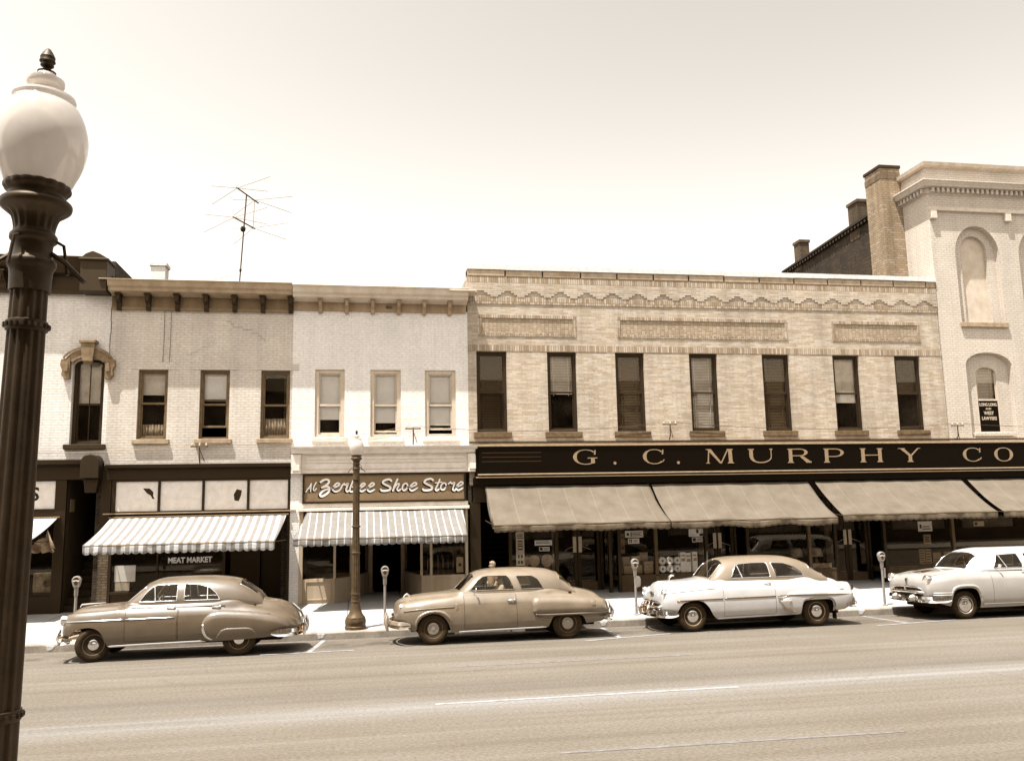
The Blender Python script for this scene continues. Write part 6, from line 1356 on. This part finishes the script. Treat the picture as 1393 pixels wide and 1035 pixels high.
P4 = car_paint('ivory car paint', .43, .30, .04, .9, .10, .76); P4r = car_paint('white roof paint', .60, .3, .04, .9, 0, .95)
def grille4(m, B, G):
    for y0, y1 in ((-.60, .60),):
        m.tube(catmull([(.09, -.72, .615), (-.05, -.45, .635), (-.09, 0, .64), (-.05, .45, .635), (.09, .72, .615)], 5), .040, 10)
    m.tube(catmull([(.02, -.56, .70), (-.03, -.4, .745), (-.045, 0, .76), (-.03, .4, .745), (.02, .56, .70)], 5), .020, 8); m.tube([(-.06, 0, .62), (-.05, 0, .76)], .028, 8)
    for y in (-.34, .34): m.lathe([(.02, -.15), (.05, -.13), (.085, -.06), (.095, .0), (.085, .05)], (-.07, y, .50), 20, 'x')
    for k in range(1, 5):
        for s in (-1, 1): m.lathe([(.008, -.02), (.014, 0)], (-.10+.01*k, s*k*.11, .665), 8, 'x')
car4 = make_car(dict(label='ivory station wagon cut off by the right edge, chrome grille with bullet guards', L=5.05, ctr=2.8, paint=P4, roofpaint=P4r,
 tabs=dict(w=T('0:.74 .04:.80 .15:.86 .4:.90 1:.915 4.2:.90 4.8:.86 5.0:.78 5.05:.7'), zb=T('0:.52 .1:.46 .3:.38 .5:.32 1.3:.25 3.2:.26 4.2:.34 5.05:.45'),
  zt=T('0:.84 .02:.93 .08:.985 .3:1.02 .7:1.075 1.5:1.10 2.4:1.09 4.2:1.07 4.8:1.03 4.98:.95 5.05:.8'), wt=T('0:.64 .06:.70 .3:.74 .8:.77 4.2:.77 4.8:.74 5.05:.64'),
  yv=T('0:.48 .2:.54 1.1:.64 1.4:.74 4.3:.74 4.8:.66 5.05:.55'), zv=T('0:.83 .03:.92 .1:.98 .3:1.02 1.1:1.10 1.4:1.115 4.3:1.115 4.8:1.08 5.0:.98 5.05:.8'),
  yh=T('0:.32 .2:.40 1.1:.50 1.4:.71 4.3:.71 4.8:.5 5.05:.4'), zh=T('0:.84 .03:.93 .1:1.0 .3:1.05 1.1:1.135 1.4:1.13 4.3:1.13 4.8:1.10 5.0:.99 5.05:.8'),
  zc=T('0:.84 .02:.93 .08:1.01 .3:1.07 .7:1.115 1.2:1.15 1.4:1.14 4.3:1.14 4.8:1.11 5.0:1.0 5.05:.82')),
 cabin=(1.36, 4.7), arches=[T('.55:.30 .58:.55 .68:.69 .95:.725 1.18:.69 1.28:.52 1.32:.25'), T('3.55:.27 3.58:.5 3.68:.62 3.95:.66 4.2:.62 4.3:.5 4.34:.34')],
 doors=[T('1.66:.33 2.70:.33 2.70:1.08 1.66:1.08'), T('2.715:.33 3.5:.33 3.55:.6 3.66:.70 3.66:1.07 2.715:1.08')], handles=[(2.62, 1.05), (3.55, 1.04)],
 house=dict(zr=T('1.12:1.12 1.18:1.16 1.50:1.50 1.74:1.595 2.16:1.635 3.3:1.635 4.3:1.60 4.55:1.50 4.85:1.13 4.88:1.10'), wb=T('1.12:.66 1.35:.73 1.7:.77 4.0:.76 4.88:.68'), zb=1.03, n=3.4, tum=.13),
 windows=[T('1.86:1.155 1.98:1.37 2.06:1.455 2.62:1.475 2.66:1.155'), T('2.80:1.155 2.78:1.475 3.55:1.475 3.6:1.155'), T('3.72:1.155 3.70:1.47 4.3:1.44 4.5:1.155')],
 ws=(1.19, .46, 1.55, .50), bl=(4.5, .5, 4.78, .5), vents=[(2.22, 1.16, 2.10, 1.46)], seats=[(2.0, 2.6), (3.0, 3.5)],
 panels=[('wheel_lip', T('.50:.42 .56:.68 .70:.79 .95:.815 1.22:.78 1.34:.62 1.38:.36 1.335:.30 1.29:.53 1.19:.70 .95:.735 .68:.70 .575:.56 .56:.36'), .025, .05, 0, P4)],
 trims=[(T('1.37:.335 2.4:.335 3.5:.33'), .010, P4), (T('1.45:1.105 2.6:1.10'), .010, M_chrome)],
 wheels=[.94, 3.94], wr=.33, rim=plain('bright rim', .55, .35, .1, 9, metal=.3), cap=M_chrome, wstyle='full',
 bumpers=[('front', T('.52:-.93 .22:-.915 .04:-.84 -.06:-.5 -.10:0'), .475, .15, M_chrome), ('rear', T('4.8:.90 5.08:.8 5.14:0'), .46, .14, M_chrome)], guards=dict(rear=[(.4, .5, .25)]),
 lights=[(.05, .70, .93, .10)], tails=[(5.0, .74, .8, .05, .1)],
 extra=[('grille', grille4, M_chrome), ('grille_opening', lambda m, B, G: (m.prism([(-.58, .66), (-.45, .735), (0, .76), (.45, .735), (.58, .66), (.45, .64), (-.45, .64)], -.012, .012, 'x'), m.prism([(-.62, .50), (-.60, .60), (.60, .60), (.62, .50)], -.012, .012, 'x')), M_rubber),
  *[('side_moulding', (lambda s, z: lambda m, B, G: m.tube([(p, -s*(B.Y(p, z)+.012), z) for p in (.10, .25, .4, .52)], .026, 8))(s, z), M_chrome) for z in (.625, .575) for s in (1, -1)],
  ('hood_scoop', lambda m, B, G: (m.grid([[(.28+.40*i/6, -.20+.40*j/8, 1.065+.045*i/6+.035*math.sin(math.pi*j/8)*(1-i/7)) for j in range(9)] for i in range(7)]), m.tube([(.28, -.2, 1.07), (.27, 0, 1.105), (.28, .2, 1.07)], .012, 6)), M_chrome),
  ('emblem', lambda m, B, G: m.prism([(-.05, .92), (-.03, .86), (0, .83), (.03, .86), (.05, .92), (0, .95)], -.02, .02, 'x'), M_chrome), ('mirror', lambda m, B, G: mirror_at(m, 1.88, B.Y(1.88, 1.08)-.03, 1.10), M_chrome)],
 place=(13.28, 19.86, 0)))
